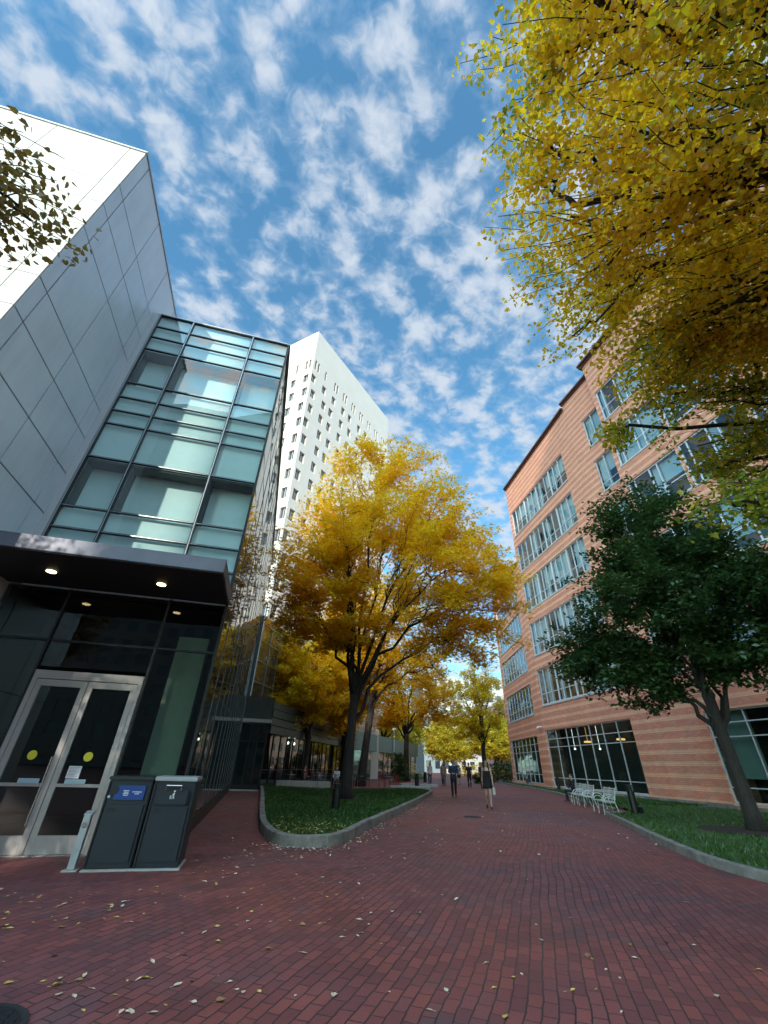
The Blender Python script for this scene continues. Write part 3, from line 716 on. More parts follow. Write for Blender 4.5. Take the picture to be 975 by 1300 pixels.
# ------------------------------------------------------------------ banded brick building (right)
bb = thing('brick_office_building', 'red and tan banded brick building with ribbon windows on the right', 'building', (24.4, 20.0, 0))
TBB = Matrix.Translation((-24.4, -20.0, 0))
def window(F, parent, u0, u1, z0, z1, vs, hs_, y=-.14, ft=.07, fr='white_frame', glass='win', blind=0.0, seed=0, back=None, split=True, sill=True):
    r_ = random.Random(seed); mb = MB()
    mb.box(u0, u0+ft, y-.06, y+.05, z0, z1); mb.box(u1-ft, u1, y-.06, y+.05, z0, z1)
    mb.box(u0+ft, u1-ft, y-.06, y+.05, z0, z0+ft); mb.box(u0+ft, u1-ft, y-.06, y+.05, z1-ft, z1)
    for v in vs: mb.box(v-ft*.4, v+ft*.4, y-.05, y+.045, z0+ft, z1-ft)
    for h in hs_: mb.box(u0+ft, u1-ft, y-.045, y+.04, h-ft*.35, h+ft*.35)
    fo = mb.build('window', M_[fr], parent, M=F)
    ve = [u0+ft*.5] + sorted(vs) + [u1-ft*.5]; he = [z0+ft*.5] + sorted(hs_) + [z1-ft*.5]
    mb = MB(); mbl = MB()
    for a, b in zip(ve, ve[1:]):
        bl = r_.random() < blind; drop = r_.choice((0, 0, .25, .5)) if bl else 0
        for c, d in zip(he, he[1:]):
            q = [r_.gauss(0, .0035) for _ in range(4)]
            mb.quad((a, y+q[0], c), (b, y+q[1], c), (b, y+q[2], d), (a, y+q[3], d))
        if bl:
            zb = z0+(z1-z0)*drop; mbl.quad((a+.02, y-.22, zb), (b-.02, y-.22, zb), (b-.02, y-.22, z1), (a+.02, y-.22, z1))
    mb.build('pane', M_[glass], fo, M=Matrix())
    if mbl.v: mbl.build('blind', M_['blind2'], fo, M=Matrix())
    if sill:
        mb = MB(); mb.box(u0-.03, u1+.03, -.10, .06, z0-.16, z0-.005, bev=.01); mb.build('sill', M_['sill'], fo, M=Matrix())
    return fo
rows1 = [(6.95+4.8*k, 10.15+4.8*k) for k in range(5)]
rows2 = [(6.85+4.63*k, 10.05+4.63*k) for k in range(5)]
# near block: u measured from its far corner towards the camera; outward is +y after flipping the direction
A1 = (23.3, -22.0); F1 = TBB @ frame(A1, (0, 1)); U1 = 19.55+22.0
bays = []
u = U1-.35
while u > 1: bays.append((u-4.2, u)); u -= 4.35
ops = [(max(a, .2), b, z0, z1) for a, b in bays for z0, z1 in rows1]
gops = [(U1-4.2, U1-.06, .35, 4.45), (U1-12.2, U1-4.6, .35, 4.45), (U1-20.4, U1-12.8, .35, 4.45), (U1-30, U1-21, .35, 4.45)]
mb = MB(); wall_open(mb, 0, U1, 0, 33.3, ops+gops, .3, 1)
mb.quad((U1, 0, 0), (U1, -1.1, 0), (U1, -1.1, 33.3), (U1, 0, 33.3)); mb.quad((0, 0, 0), (0, -12, 0), (0, -12, 33.3), (0, 0, 33.3))
mb.build('wall', M_['band'], bb, M=F1)
mb = MB(); mb.box(.1, U1-.1, -14, -1.6, 0, 33.2); mb.build('core', M_['room_grey'], bb, M=F1)
sd_ = 0
for r, (z0, z1) in enumerate(rows1):
    for b_, (a, b) in enumerate(bays):
        sd_ += 1; a = max(a, .2); k = [b-.55, b-1.9] + [x for x in (b-2.55,) if x > a+.3]
        window(F1, bb, a, b, z0, z1, k, [z0+1.15], ft=.10, blind=.42, seed=sd_, glass='win_thin' if r < 4 else 'win_thin')
for k_, (a, b, z0, z1) in enumerate(gops):
    n_ = max(2, round((b-a)/1.9)); window(F1, bb, a, b, z0, z1, [a+(b-a)*j/n_ for j in range(1, n_)], [1.0, 3.2, 3.85], ft=.075, glass='glass_shop', blind=.3 if k_ == 0 else 0, seed=40+k_, sill=False, fr='bench')
# middle strip with small windows
A2 = (24.4, 19.5); F2 = TBB @ frame(A2, (0, 1)); U2 = 4.6
ops = [(.95, 2.9, z0, z1) for z0, z1 in rows1]
mb = MB(); wall_open(mb, -.6, U2, 0, 33.2, ops, .3, 1); mb.build('wall', M_['band'], bb, M=F2)
for r, (z0, z1) in enumerate(rows1): window(F2, bb, .95, 2.9, z0, z1, [1.95], [z0+.7], ft=.07, glass='win_thin', blind=1, seed=70+r)
# second block, turned slightly away
A3 = (24.4, 24.1); D3 = Vector((1.5, 14.1)).normalized(); F3 = TBB @ frame(A3, D3); U3 = 14.45
us = [2.05, 5.0, 7.85, 10.75, 13.95]
ops = [(2.05, 13.95, z0, z1) for z0, z1 in rows2] + [(2.1, 14.2, .3, 4.72)]
mb = MB(); wall_open(mb, -.02, U3, 0, 32.6, ops, .3, 1); mb.quad((U3, 0, 0), (U3, -10, 0), (U3, -10, 32.6), (U3, 0, 32.6)); mb.build('wall', M_['band'], bb, M=F3)
mb = MB(); mb.box(-4.4, U3-.1, -13, -1.6, 0, 32.5); mb.build('core', M_['room_grey'], bb, M=F3)
for r, (z0, z1) in enumerate(rows2):
    for i in range(4):
        a, b = us[i], us[i+1]
        window(F3, bb, a, b, z0, z1, [a+(b-a)*.36, a+(b-a)*.7], [z0+.95], ft=.08, glass='win_thin', blind=.75 if r > 0 else .25, seed=90+r*4+i)
gv = [2.1+12.1*j/7 for j in range(1, 7)]
window(F3, bb, 2.1, 14.2, .3, 4.72, gv, [.98, 3.32, 3.95], ft=.075, glass='glass_shop', blind=0, seed=5, sill=True, fr='bench')
mb = MB(); mb.box(2.1, 3.3, -.9, -.8, .3, 3.2); mb.build('screen_wall', mat('teal_screen', (.09, .20, .19), .7), bb, M=F3)
# third block, turned further
e3 = Vector(A3)+D3*U3
D4 = Vector((math.sin(R(16)), math.cos(R(16)))); A4 = (e3.x+.02, e3.y+.02); F4 = TBB @ frame(A4, D4); U4 = 13.8
ops = [(2.1, 12.8, 6.4, 9.2), (2.1, 12.8, 10.6, 13.3), (2.1, 12.8, 14.4, 17.0), (2.1, 12.8, 18.2, 20.6), (2.4, 12.9, .4, 4.43)]
mb = MB(); wall_open(mb, 0, U4, 0, 22.0, ops, .3, 1); mb.quad((U4, 0, 0), (U4, -10, 0), (U4, -10, 22), (U4, 0, 22)); mb.build('wall', M_['band'], bb, M=F4)
mb = MB(); mb.box(.1, U4-.1, -12, -1.6, 0, 21.9); mb.build('core', M_['room_grey'], bb, M=F4)
for k_, (a, b, z0, z1) in enumerate(ops):
    if k_ < 4: window(F4, bb, a, b, z0, z1, [a+(b-a)*j/9 for j in range(1, 9)], [z0+.8], ft=.07, glass='win', seed=150+k_)
    else: window(F4, bb, a, b, z0, z1, [a+(b-a)*j/7 for j in range(1, 7)], [1.15, 3.1, 3.75], ft=.07, glass='glass_shop', seed=160, sill=False, fr='bench')
def cornice(F, u0, u1, z, out=.35):
    mb = MB(); mb.box(u0, u1, -.5, out, z, z+.22, bev=.02); mb.box(u0, u1, -.5, out*.45, z-.16, z-.003, bev=.02); mb.build('cornice', M_['cornice'], bb, M=F)
cornice(F1, 0, U1+.3, 33.31); cornice(F2, .35, U2+.1, 33.22, .3); cornice(F3, 0, U3+.1, 32.62, .3); cornice(F4, 0, U4, 22.02, .25)
mb = MB(); mb.box(0, U1, -13.9, -.5, 33.2, 33.3); mb.build('roof', M_['asphalt'], bb, M=F1)
mb = MB(); mb.box(-4.5, U3, -12.9, -.5, 32.5, 32.6); mb.build('roof', M_['asphalt'], bb, M=F3)
mb = MB(); mb.box(0, U4, -11.9, -.5, 21.9, 22.0); mb.build('roof', M_['asphalt'], bb, M=F4)
# granite plinth under the whole front
for F_, ua, ub in ((F1, 0, U1), (F2, -.3, U2), (F3, 0, U3), (F4, 0, U4)):
    mb = MB(); mb.box(ua, ub-.01, -.02, .10, 0, .24, bev=.02); mb.build('plinth', M_['granite'], bb, M=F_)
# lights inside the ground floor
warm = mat('warm_lamp', (1, .6, .25), emit=(1, .5, .18), es=1.3); cool = mat('ceiling_lamp_cool', (1, 1, 1), emit=(.9, .95, 1), es=2.5)
for F_, u_, z_, m_, r_ in ((F3, 5.1, 3.55, warm, .30), (F3, 9.4, 3.55, warm, .30), (F3, 11.5, 3.1, cool, .08), (F3, 7.9, 3.0, cool, .07), (F1, U1-7.5, 4.2, cool, .2), (F1, U1-10.6, 3.5, cool, .14)):
    mb = MB(); mb.tube([(u_, -1.1, z_), (u_, -1.1, z_+.12)], [r_, r_*.9], 20); mb.tube([(u_, -1.1, z_+.12), (u_, -1.1, 4.7)], .012, 6); mb.build('pendant_lamp', m_, bb, M=F_)
# small security camera on the third block
mb = MB(); mb.box(.5, .75, .0, .35, 5.0, 5.12, bev=.02); mb.ell((.62, .35, 4.95), .11, 12, 8); mb.build('security_camera', M_['white'], bb, M=F4)

# ------------------------------------------------------------------ far buildings, and the tower behind the viewpoint that shades the place
def plain_block(name, label, x0, x1, y0, y1, h, wallm, face='-y', floors=6, nb=8, depth=.25):
    t = thing(name, label, 'building', ((x0+x1)/2, y0, 0)); T = Matrix.Translation((-(x0+x1)/2, -y0, 0))
    sides = []
    if '-y' in face: sides.append((frame((x0, y0), (1, 0)), x1-x0))
    if '+y' in face: sides.append((frame((x1, y1), (-1, 0)), x1-x0))
    if '-x' in face: sides.append((frame((x0, y1), (0, -1)), y1-y0))
    if '+x' in face: sides.append((frame((x1, y0), (0, 1)), y1-y0))
    fh = h/floors
    for F_, wd in sides:
        nb_ = max(2, round(nb*wd/(x1-x0))); bw = wd/nb_
        ops = [(i*bw+bw*.22, i*bw+bw*.78, k*fh+fh*.28, k*fh+fh*.82) for i in range(nb_) for k in range(floors)]
        mb = MB(); wall_open(mb, 0, wd, 0, h, ops, depth, -1); mb.build('wall', wallm, t, M=T @ F_)
        mb = MB(); many = len(ops) > 100
        for a, b, c, d in ops:
            mb.quad((a, depth*.8, c), (b, depth*.8, c), (b, depth*.8, d), (a, depth*.8, d))
            if not many: mb.build('window', M_['tower_win'], t, M=T @ F_); mb = MB()
        if many: mb.build('windows', M_['tower_win'], t, M=T @ F_)['kind'] = 'stuff'
    mb = MB(); mb.box(x0+.3, x1-.3, y0+.3, y1-.3, 0, h-.05); mb.build('core', M_['room_grey'], t, M=T)
    mb = MB(); mb.box(x0-.1, x1+.1, y0-.1, y1+.1, h, h+.5); mb.build('roof', M_['coping'], t, M=T)
    return t
plain_block('office_tower', 'tall stone office tower standing behind the viewpoint', -47.75, 22, -104, -80, 92, noisy('tower_stone', (.28, .26, .24), (.33, .31, .29), .5, .8, 0, 0), '+y-x+x', 24, 18, .3)
plain_block('apartment_block', 'pale far apartment block glimpsed at the end of the path', 54, 92, 150, 165, 30, noisy('far_wall', (.55, .52, .46), (.6, .57, .5), .4, .8, 0, 0), '-y', 7, 12)
plain_block('apartment_block', 'brown far apartment block half hidden by yellow trees', 68, 95, 118, 135, 18, noisy('far_wall2', (.35, .22, .16), (.4, .26, .19), .4, .8, 0, 0), '-y-x', 5, 9)

# ------------------------------------------------------------------ trees
def grow(base, trunk_h, trunk_r, lobes, nlimb, seed, lean=(0, 0), forks=None, limb_start=.55, tips=240, fullness=.55, rad_k=1.0):
    """returns wood MB list and the leaf anchor points. lobes: [(cx,cy,cz,rx,ry,rz,weight)] in local coordinates"""
    r = random.Random(seed); wood = MB()
    def rnd_in():
        L_ = r.choices(lobes, [l[6] for l in lobes])[0]
        while True:
            p = Vector((r.uniform(-1, 1), r.uniform(-1, 1), r.uniform(-1, 1)))
            d = p.length
            if d < 1 and r.random() < (fullness+(1-fullness)*d*d): break
        return Vector((L_[0]+p.x*L_[3], L_[1]+p.y*L_[4], L_[2]+p.z*L_[5]))
    top = Vector((lean[0], lean[1], trunk_h))
    tp = [Vector((0, 0, -.05)), Vector((lean[0]*.1, lean[1]*.1, trunk_h*.12)), Vector((lean[0]*.45+r.uniform(-.05, .05), lean[1]*.45, trunk_h*.5)), top]
    wood.tube(tp, [trunk_r*1.45, trunk_r*1.08, trunk_r*.9, trunk_r*.8], 14)
    tipsP = [rnd_in() for _ in range(tips)]
    # cluster tips to limbs by direction
    cents = r.sample(tipsP, nlimb)
    for _ in range(5):
        groups = [[] for _ in cents]
        for p in tipsP:
            groups[min(range(len(cents)), key=lambda i: (p-cents[i]).length)].append(p)
        cents = [sum(g_, Vector())/len(g_) if g_ else c for g_, c in zip(groups, cents)]
    anchors = []
    def curve(a, b, ra, rb, n=6, sag=.12, wig=.05):
        d = (b-a).length; mid = (a+b)/2; pts = []
        up_ = Vector((0, 0, 1))
        c = a+(b-a)*.45+Vector((-(b-a).x*.18, -(b-a).y*.18, d*sag))
        for k in range(n+1):
            t = k/n; p = a*(1-t)**2+c*2*t*(1-t)+b*t*t
            if 0 < k < n: p = p+Vector((r.gauss(0, wig), r.gauss(0, wig), r.gauss(0, wig)))*min(1, d*.25)
            pts.append(p)
        wood.tube(pts, [ra+(rb-ra)*(k/n)**.8 for k in range(n+1)], 7 if ra > .05 else (5 if ra > .015 else 4), cap=False)
        return pts
    for gi, (c, g_) in enumerate(zip(cents, groups)):
        if not g_: continue
        st = tp[2]+(top-tp[2])*r.uniform(.35, 1.0) if gi % 3 else top
        lim = curve(st, c, trunk_r*.42*rad_k*(.6+.4*min(1, len(g_)/(tips/nlimb))), trunk_r*.13, 9, .16, .12)
        # second level
        k2 = max(2, len(g_)//5); c2 = r.sample(g_, min(k2, len(g_)))
        gr2 = [[] for _ in c2]
        for p in g_: gr2[min(range(len(c2)), key=lambda i: (p-c2[i]).length)].append(p)
        for q, gg in zip(c2, gr2):
            a = lim[r.choice((4, 5, 6, 7, 8, 9))]; m_ = sum(gg, Vector())/len(gg); m_ = a+(m_-a)*.8
            sub = curve(a, m_, trunk_r*.13, trunk_r*.05, 7, .10, .17)
            for p in gg:
                b_ = sub[r.choice((3, 4, 5, 6))]
                tw_ = curve(b_, p, trunk_r*.045, .004, 5, .05, .13)
                anchors.append((p, (p-b_).normalized() if (p-b_).length > .01 else Vector((0, 0, 1)), tw_))
    return wood, anchors
def leaves_mesh(name, anchors, per, spread, size, kind='oval', flat=.5, seed=1, droop=0.0, aspect=.55):
    rr = np.random.default_rng(seed); n = len(anchors)*per
    A = np.array([a[0][:] for a in anchors]); TWs = [np.array([p[:] for p in a[2]]) for a in anchors]
    idx = np.repeat(np.arange(len(anchors)), per)
    P = np.empty((n, 3)); 
    tpar = rr.random(n)**.6
    for i, t in enumerate(TWs):
        sl_ = slice(i*per, (i+1)*per); f = tpar[sl_]*(len(t)-1); k = np.minimum(f.astype(int), len(t)-2); fr = (f-k)[:, None]
        P[sl_] = t[k]*(1-fr)+t[k+1]*fr
    off = rr.normal(0, 1, (n, 3)); off /= np.linalg.norm(off, axis=1)[:, None]
    P = P+off*(rr.random((n, 1))**.5)*spread*np.array([1, 1, .55]); P[:, 2] -= droop*rr.random(n)
    # orientation
    nrm = rr.normal(0, 1, (n, 3)); nrm[:, 2] = np.abs(nrm[:, 2])+flat*3; nrm /= np.linalg.norm(nrm, axis=1)[:, None]
    t1 = np.cross(nrm, rr.normal(0, 1, (n, 3))); t1 /= np.linalg.norm(t1, axis=1)[:, None]; t2 = np.cross(nrm, t1)
    s = size*rr.uniform(.65, 1.25, (n, 1))
    if kind == 'spray':     # feathery pinnate leaf: three narrow leaflets rows
        vs = []; fs = []
        L1 = t1*s; W1 = t2*s*.13
        c = [P-L1*.5, P-L1*.1+W1*1.2, P+L1*.55, P-L1*.1-W1*1.2]
        c2 = [P-L1*.1, P+t1*s*.25+t2*s*.42, P+t1*s*.34+t2*s*.46, P+t1*s*.05]
        c3 = [P-L1*.15, P+t1*s*.22-t2*s*.42, P+t1*s*.31-t2*s*.46, P+t1*s*.02]
        V = np.stack(c+c2+c3, 1).reshape(-1, 3); F = np.arange(len(V))
        return np_mesh(name, V, F, 4)
    fold = nrm*s*.10
    if kind == 'heart':
        c = [P-t1*s*.38, P-t1*s*.46+t2*s*.26+fold, P+t2*s*.44*.95+fold-t1*s*.12, P+t1*s*.3+t2*s*.2, P+t1*s*.62-fold, P+t1*s*.3-t2*s*.2, P-t2*s*.44*.95+fold-t1*s*.12, P-t1*s*.46-t2*s*.26+fold]
        V = np.stack(c, 1).reshape(-1, 3); b = np.arange(n)[:, None]*8
        F = np.concatenate([b+np.array([[0, 4, 5, 6]]), b+np.array([[0, 6, 7, 7]])], 1)
        tri = np.stack([b+np.array([[0, 1, 2]]), b+np.array([[0, 2, 3]]), b+np.array([[0, 3, 4]]), b+np.array([[0, 4, 5]]), b+np.array([[0, 5, 6]]), b+np.array([[0, 6, 7]])], 1).reshape(-1)
        return np_mesh(name, V, tri, 3)
    c = [P-t1*s*.5, P+t2*s*aspect*.5+fold, P+t1*s*.5, P-t2*s*aspect*.5+fold]
    V = np.stack(c, 1).reshape(-1, 3); b = np.arange(n)[:, None]*4
    tri = np.concatenate([b+np.array([[0, 1, 2]]), b+np.array([[0, 2, 3]])], 1).reshape(-1)
    return np_mesh(name, V, tri, 3)
def tree(name, label, base, trunk_h, trunk_r, lobes, nlimb, seed, leafm, per, spread, size, kind='oval', barkm='bark', lean=(0, 0), tips=240, flat=.5, group=None, droop=0, fullness=.55, aspect=.55, rad_k=1.0):
    t = thing(name, label, 'tree', base, 0, group)
    wood, anc = grow(base, trunk_h, trunk_r, lobes, nlimb, seed, lean, tips=tips, fullness=fullness, rad_k=rad_k)
    wood.build('trunk', M_[barkm], t, smooth=True)
    me = leaves_mesh('crown', anc, per, spread, size, kind, flat, seed, droop, aspect); link('crown', me, M_[leafm], t)
    return t
# the honey locust in the left lawn
tree('honey_locust_tree', 'large golden honey locust standing alone at the front of the left lawn', (4.0, 21.4, .15), 4.2, .245,
     [(1.9, -.8, 11.0, 7.2, 6.0, 5.2, 6), (1.7, -.3, 15.6, 5.4, 5.0, 4.2, 3.2), (-2.2, .2, 9.8, 3.2, 3.4, 3.8, 1.9), (6.2, -2.0, 9.6, 3.5, 3.0, 3.6, 2.0), (6.2, -2.0, 6.8, 2.4, 2.4, 1.4, .5), (-2.0, .3, 7.2, 2.6, 2.4, 1.2, .4)],
     13, 11, 'locust', 88, .58, .25, 'spray', lean=(.15, 0), tips=860, flat=.55, fullness=.3)
tree('honey_locust_tree', 'forked honey locust just behind the big golden one', (8.5, 39.0, .0), 6.0, .34,
     [(1.0, 1, 13.0, 7, 6, 6, 4), (-3, 0, 10.5, 4, 4, 4, 1.5), (5, 0, 9.5, 4.5, 4, 3.5, 1.5)], 9, 12, 'locust', 46, .75, .34, 'spray', lean=(.7, 0), tips=560)
tree('honey_locust_tree', 'golden tree with spreading fork at the middle distance beside the path', (17.2, 54.0, 0), 4.8, .36,
     [(0, 0, 10.0, 7, 6, 5, 4), (-3, 0, 7.8, 4, 4, 3, 1), (4.5, 0, 7.6, 4, 4, 3, 1)], 9, 13, 'locust', 36, .8, .42, 'spray', tips=420)
tree('honey_locust_tree', 'slim far locust left of the spreading fork tree', (20.4, 77.0, 0), 5.0, .38,
     [(0, 0, 10.0, 6.5, 6, 5, 4)], 8, 14, 'locust2', 30, .9, .5, 'spray', tips=300)
tree('honey_locust_tree', 'small greenish locust before the cafe wing', (3.6, 36.6, 0), 3.4, .16,
     [(-.4, 0, 8.0, 4.6, 3.6, 4.0, 3), (-1.6, -.6, 5.4, 3.2, 2.8, 2.2, 1.4)], 8, 15, 'locust2', 80, .6, .28, 'spray', tips=330)
tree('honey_locust_tree', 'slender greenish locust at the back of the terrace by the cafe glass', (7.7, 43.0, 0), 4.0, .18,
     [(-1.2, 0, 9.6, 5.4, 4.4, 4.8, 3), (-1.8, -1.5, 5.6, 4.6, 2.6, 2.2, 1.6)], 8, 41, 'locust2', 60, .7, .36, 'spray', tips=360)
tree('honey_locust_tree', 'young greenish locust at the right of the terrace', (8.3, 47.5, 0), 4.0, .2,
     [(.2, 0, 8.2, 4.2, 4.0, 3.6, 3)], 8, 19, 'locust2', 36, .7, .36, 'spray', tips=300)
tree('shade_tree', 'green and yellow tree on the right of the path before the banded building', (29.6, 58.5, 0), 4.2, .34,
     [(-.4, -.5, 9.2, 5.0, 5.0, 4.6, 3), (-2.2, -.5, 6.6, 4.2, 4, 2.4, 1.2), (0, 0, 13.2, 3.2, 3.2, 3.0, 1)], 9, 16, 'locust2', 44, .75, .30, 'oval', tips=380)
far = [((24.0, 92, 0), 'bright yellow tree at the far left of the path', 'yellow', 1.0, 21), ((31.5, 104, 0), 'bright yellow tree filling the far end of the path', 'yellow', 1.15, 22),
       ((39, 96, 0), 'low yellow tree far behind the green and yellow one', 'yellow', .9, 23), ((48, 118, 0), 'far yellow green tree right of the path end', 'locust2', 1.2, 24),
       ((47, 103, 0), 'pale yellow tree standing in line with the far end of the path', 'yellow', 1.05, 25), ((62, 116, 0), 'farthest yellow green tree seen above the far people', 'locust2', 1.3, 26), ((52, 96, 0), 'bright yellow tree directly behind the woman in black dress', 'yellow', .95, 29), ((58, 108, 0), 'far yellow tree behind the trunk of the green and yellow one', 'yellow', 1.2, 30), ((36, 84, 0), 'small yellow tree low over the far lawn', 'yellow', .7, 32),
       ((55, 100, 0), 'far green tree beyond the end of the banded building', 'linden_green', 1.1, 27), ((17, 100, 0), 'far ochre tree behind the cafe wing', 'locust', 1.2, 28)]
for (b_, lb, lm, k, sd2) in far:
    tree('yellow_tree', lb, b_, 3.6*k, .28*k, [(0, 0, 7.6*k, 5.4*k, 5.0*k, 4.4*k, 3), (0, 0, 4.8*k, 4.5*k, 4*k, 2.0*k, 1)], 7, sd2, lm, 26, .95*k, .62*k, 'oval', tips=240)
# dark tree in the right lawn
tree('dark_tree', 'dense dark green tree in the right lawn before the banded wall', (14.25, 11.5, .11), 3.6, .20,
     [(.1, .2, 6.9, 4.0, 3.7, 3.0, 5), (.1, .4, 10.0, 2.7, 2.6, 2.5, 2.2), (-2.4, 2.0, 5.4, 1.9, 1.9, 1.9, 1.1), (.3, -2.2, 6.6, 2.4, 2.2, 2.2, 1.5), (-1.6, 1.2, 4.1, 1.7, 1.5, 1.2, .5), (.4, -1.6, 4.6, 2.3, 1.8, 1.2, .9)],
     12, 17, 'darkleaf', 88, .46, .18, 'oval', 'bark', lean=(.1, .1), tips=720, flat=.35, aspect=.62, fullness=.6)
# linden overhead on the right (trunk stands out of the frame)
tree('linden_tree', 'big yellowing linden whose branches hang over the top right', (8.6, -1.6, .11), 5.0, .34,
     [(-2.2, 2.2, 9.8, 5.3, 4.3, 3.5, 6), (-4.9, 2.2, 9.2, 2.7, 1.9, 2.6, 1.8), (-2.6, 4.8, 8.7, 2.5, 1.5, 1.8, 1.4), (.9, 4.1, 8.5, 3.4, 2.3, 2.3, 1.7)],
     13, 18, 'linden', 92, .34, .074, 'heart', 'bark', lean=(-.2, .3), tips=900, flat=.15, droop=.15, fullness=.5, rad_k=.8)
tree('linden_branch', 'greener linden with low hanging leafy boughs over the right building', (11.4, 1.4, .11), 4.6, .26,
     [(-3.6, 3.0, 7.4, 2.3, 1.5, 1.5, 1.6), (-2.4, 2.6, 6.6, 1.9, 1.3, 1.2, 1.0), (-1, .6, 8.9, 2.6, 2.0, 1.9, .5), (-6.3, 1.6, 4.1, .8, .6, .4, .22)],
     7, 31, 'linden_green', 52, .30, .078, 'heart', 'bark', lean=(-.1, .2), tips=190, flat=.15, droop=.12, fullness=.5, rad_k=.7)
# tree at the left whose twigs reach into the frame
tree('linden_tree', 'linden at the left edge whose brownish twigs cross the white wall', (-9.2, .8, 0), 4.6, .30,
     [(-.6, .6, 9.2, 3.4, 3.4, 3.2, 4), (.8, .4, 6.6, 2.6, 2.4, 1.8, 1.6), (1.6, 1.7, 5.4, 1.7, 1.5, 1.9, 1.6), (5.5, 2.3, 6.9, .9, .8, .8, .36), (4.0, 2.6, 8.9, .6, .5, .6, .10), (3.2, 1.8, 6.6, 1.1, 1.0, .9, .35)],
     10, 33, 'linden_brown', 46, .26, .078, 'heart', 'bark', tips=420, flat=.1, droop=.1, fullness=.55)

# hedge / shrubs at distance
def shrub(label, c, rx, ry, h, n, m, seed, name='shrub'):
    rr = np.random.default_rng(seed); d = rr.normal(0, 1, (n, 3)); d /= np.linalg.norm(d, axis=1)[:, None]; k = rr.random((n, 1))**.25
    P = d*k*np.array([rx, ry, h*.55])*(1+.12*np.sin(d[:, :1]*9)); P[:, 2] += h*.5
    anc = [(Vector(p), Vector((0, 0, 1)), [Vector(p), Vector(p)+Vector((0, 0, .05))]) for p in P]
    t = thing(name, label, 'shrub', c); mb = MB()
    for q in range(5): mb.tube([(0, 0, 0), (math.cos(q*1.3)*rx*.5, math.sin(q*1.3)*ry*.5, h*.6)], [.03, .01], 5)
    mb.build('stem', M_['bark'], t); link('foliage', leaves_mesh('foliage', anc, 6, .22, .2, 'oval', .3, seed), M_[m], t)
shrub('dark clipped shrub block behind the bollards at mid distance', (15.2, 50.5, 0), .9, .9, 2.6, 420, 'darkleaf', 1)
shrub('olive hedge clump beyond the end of the banded building', (33.5, 60.0, 0), 2.4, 2.0, 2.3, 700, 'hedge', 2)
shrub('low dark shrub right of the path before the far people', (26.2, 52.0, 0), 1.6, 1.4, 1.0, 350, 'hedge', 3)
shrub('green hedge on the far left side of the path', (21.5, 84, 0), 4, 1.5, 1.8, 700, 'hedge', 4)
shrub('dark green hedge closing the view behind the far people', (52, 88, 0), 7, 2.0, 2.6, 900, 'hedge', 5)
shrub('low yellow green hedge at the very end of the path', (47, 98, 0), 8, 1.5, 2.2, 800, 'locust2', 6)

# ------------------------------------------------------------------ bins
def bin_base(label, x):
    t = thing('trash_bin', label, 'trash bin', (x, 8.62, 0)); Wd = .645
    mb = MB(); mb.box(0, Wd, .02, .68, .03, 1.12, bev=.012); mb.build('body', M_['bin'], t)
    mb = MB(); mb.box(.05, Wd-.05, -.004, .03, .10, .80, bev=.006); mb.build('door', M_['bin'], t)
    mb = MB(); mb.box(.02, Wd-.02, .05, .66, 0, .035); mb.build('foot', M_['bin_dark'], t)
    mb = MB(); mb.box(.012, .03, -.003, .02, .05, 1.1); mb.box(Wd-.03, Wd-.012, -.003, .02, .05, 1.1); mb.build('corner_rail', M_['bin_dark'], t)
    mb = MB(); mb.box(.10, .20, -.012, .0, .70, .76, bev=.004); mb.tube([(.13, -.02, .735), (.13, -.012, .735)], .014, 12); mb.build('latch', M_['bin_dark'], t)
    return t
b1 = bin_base('dark blue compactor bin with small blue screen, left of the pair', -2.20)
mb = MB(); mb.box(-.01, .655, -.03, .70, 1.12, 1.17, bev=.012); mb.build('lid', M_['bin'], b1)
mb = MB(); mb.box(.13, .56, -.008, .021, .86, 1.05, bev=.003); pn = mb.build('screen_panel', M_['bin_blue'], b1)
mb = MB(); mb.tube([(.12, -.014, .99), (.12, .02, .99)], [.06, .06], 20); mb.build('sensor', M_['bin_dark'], b1)
mb = MB(); mb.tube([(.06, -.0, .90), (.06, .022, .90)], [.02, .02], 16); mb.build('status_light', M_['paleblue'], b1)
mb = MB()
for x0, x1, z in ((.25, .34, .975), (.26, .33, .955), (.25, .35, .935), (.26, .34, .915), (.38, .53, .96), (.42, .50, .935)):
    for q in range(int((x1-x0)/.017)):
        xx = x0+q*.017; mb.box(xx, xx+.011, -.0105, -.0082, z, z+.012)
mb.build('screen_text', M_['white'], pn)
b2 = bin_base('dark bin with pale top and pull handle hopper, right of the pair', -1.535)
mb = MB(); mb.box(-.0, .655, -.03, .70, 1.12, 1.18, bev=.012); mb.build('lid', M_['bin_top'], b2)
mb = MB(); mb.box(.08, .57, -.05, .02, .80, 1.01, bev=.02); hp = mb.build('hopper', M_['bin'], b2)
mb = MB(); mb.tube([(.21, -.03, .985), (.21, -.075, 1.0), (.21, -.085, 1.06), (.44, -.085, 1.06), (.44, -.075, 1.0), (.44, -.03, .985)], .013, 10); mb.build('pull_handle', M_['steel'], hp)
mb = MB()   # tidy-person mark: head, body, arm, legs, basket
y = -.0515
def strip(a, b, wd): 
    a = Vector(a); b = Vector(b); d = (b-a).normalized(); n_ = Vector((-d.y, d.x))*wd/2
    mb.quad((a.x-n_.x, y, a.y-n_.y), (b.x-n_.x, y, b.y-n_.y), (b.x+n_.x, y, b.y+n_.y), (a.x+n_.x, y, a.y+n_.y))
mb.add([(.345+.014*math.cos(6.283*k/14), y, .985+.014*math.sin(6.283*k/14)) for k in range(14)], [tuple(range(14))])
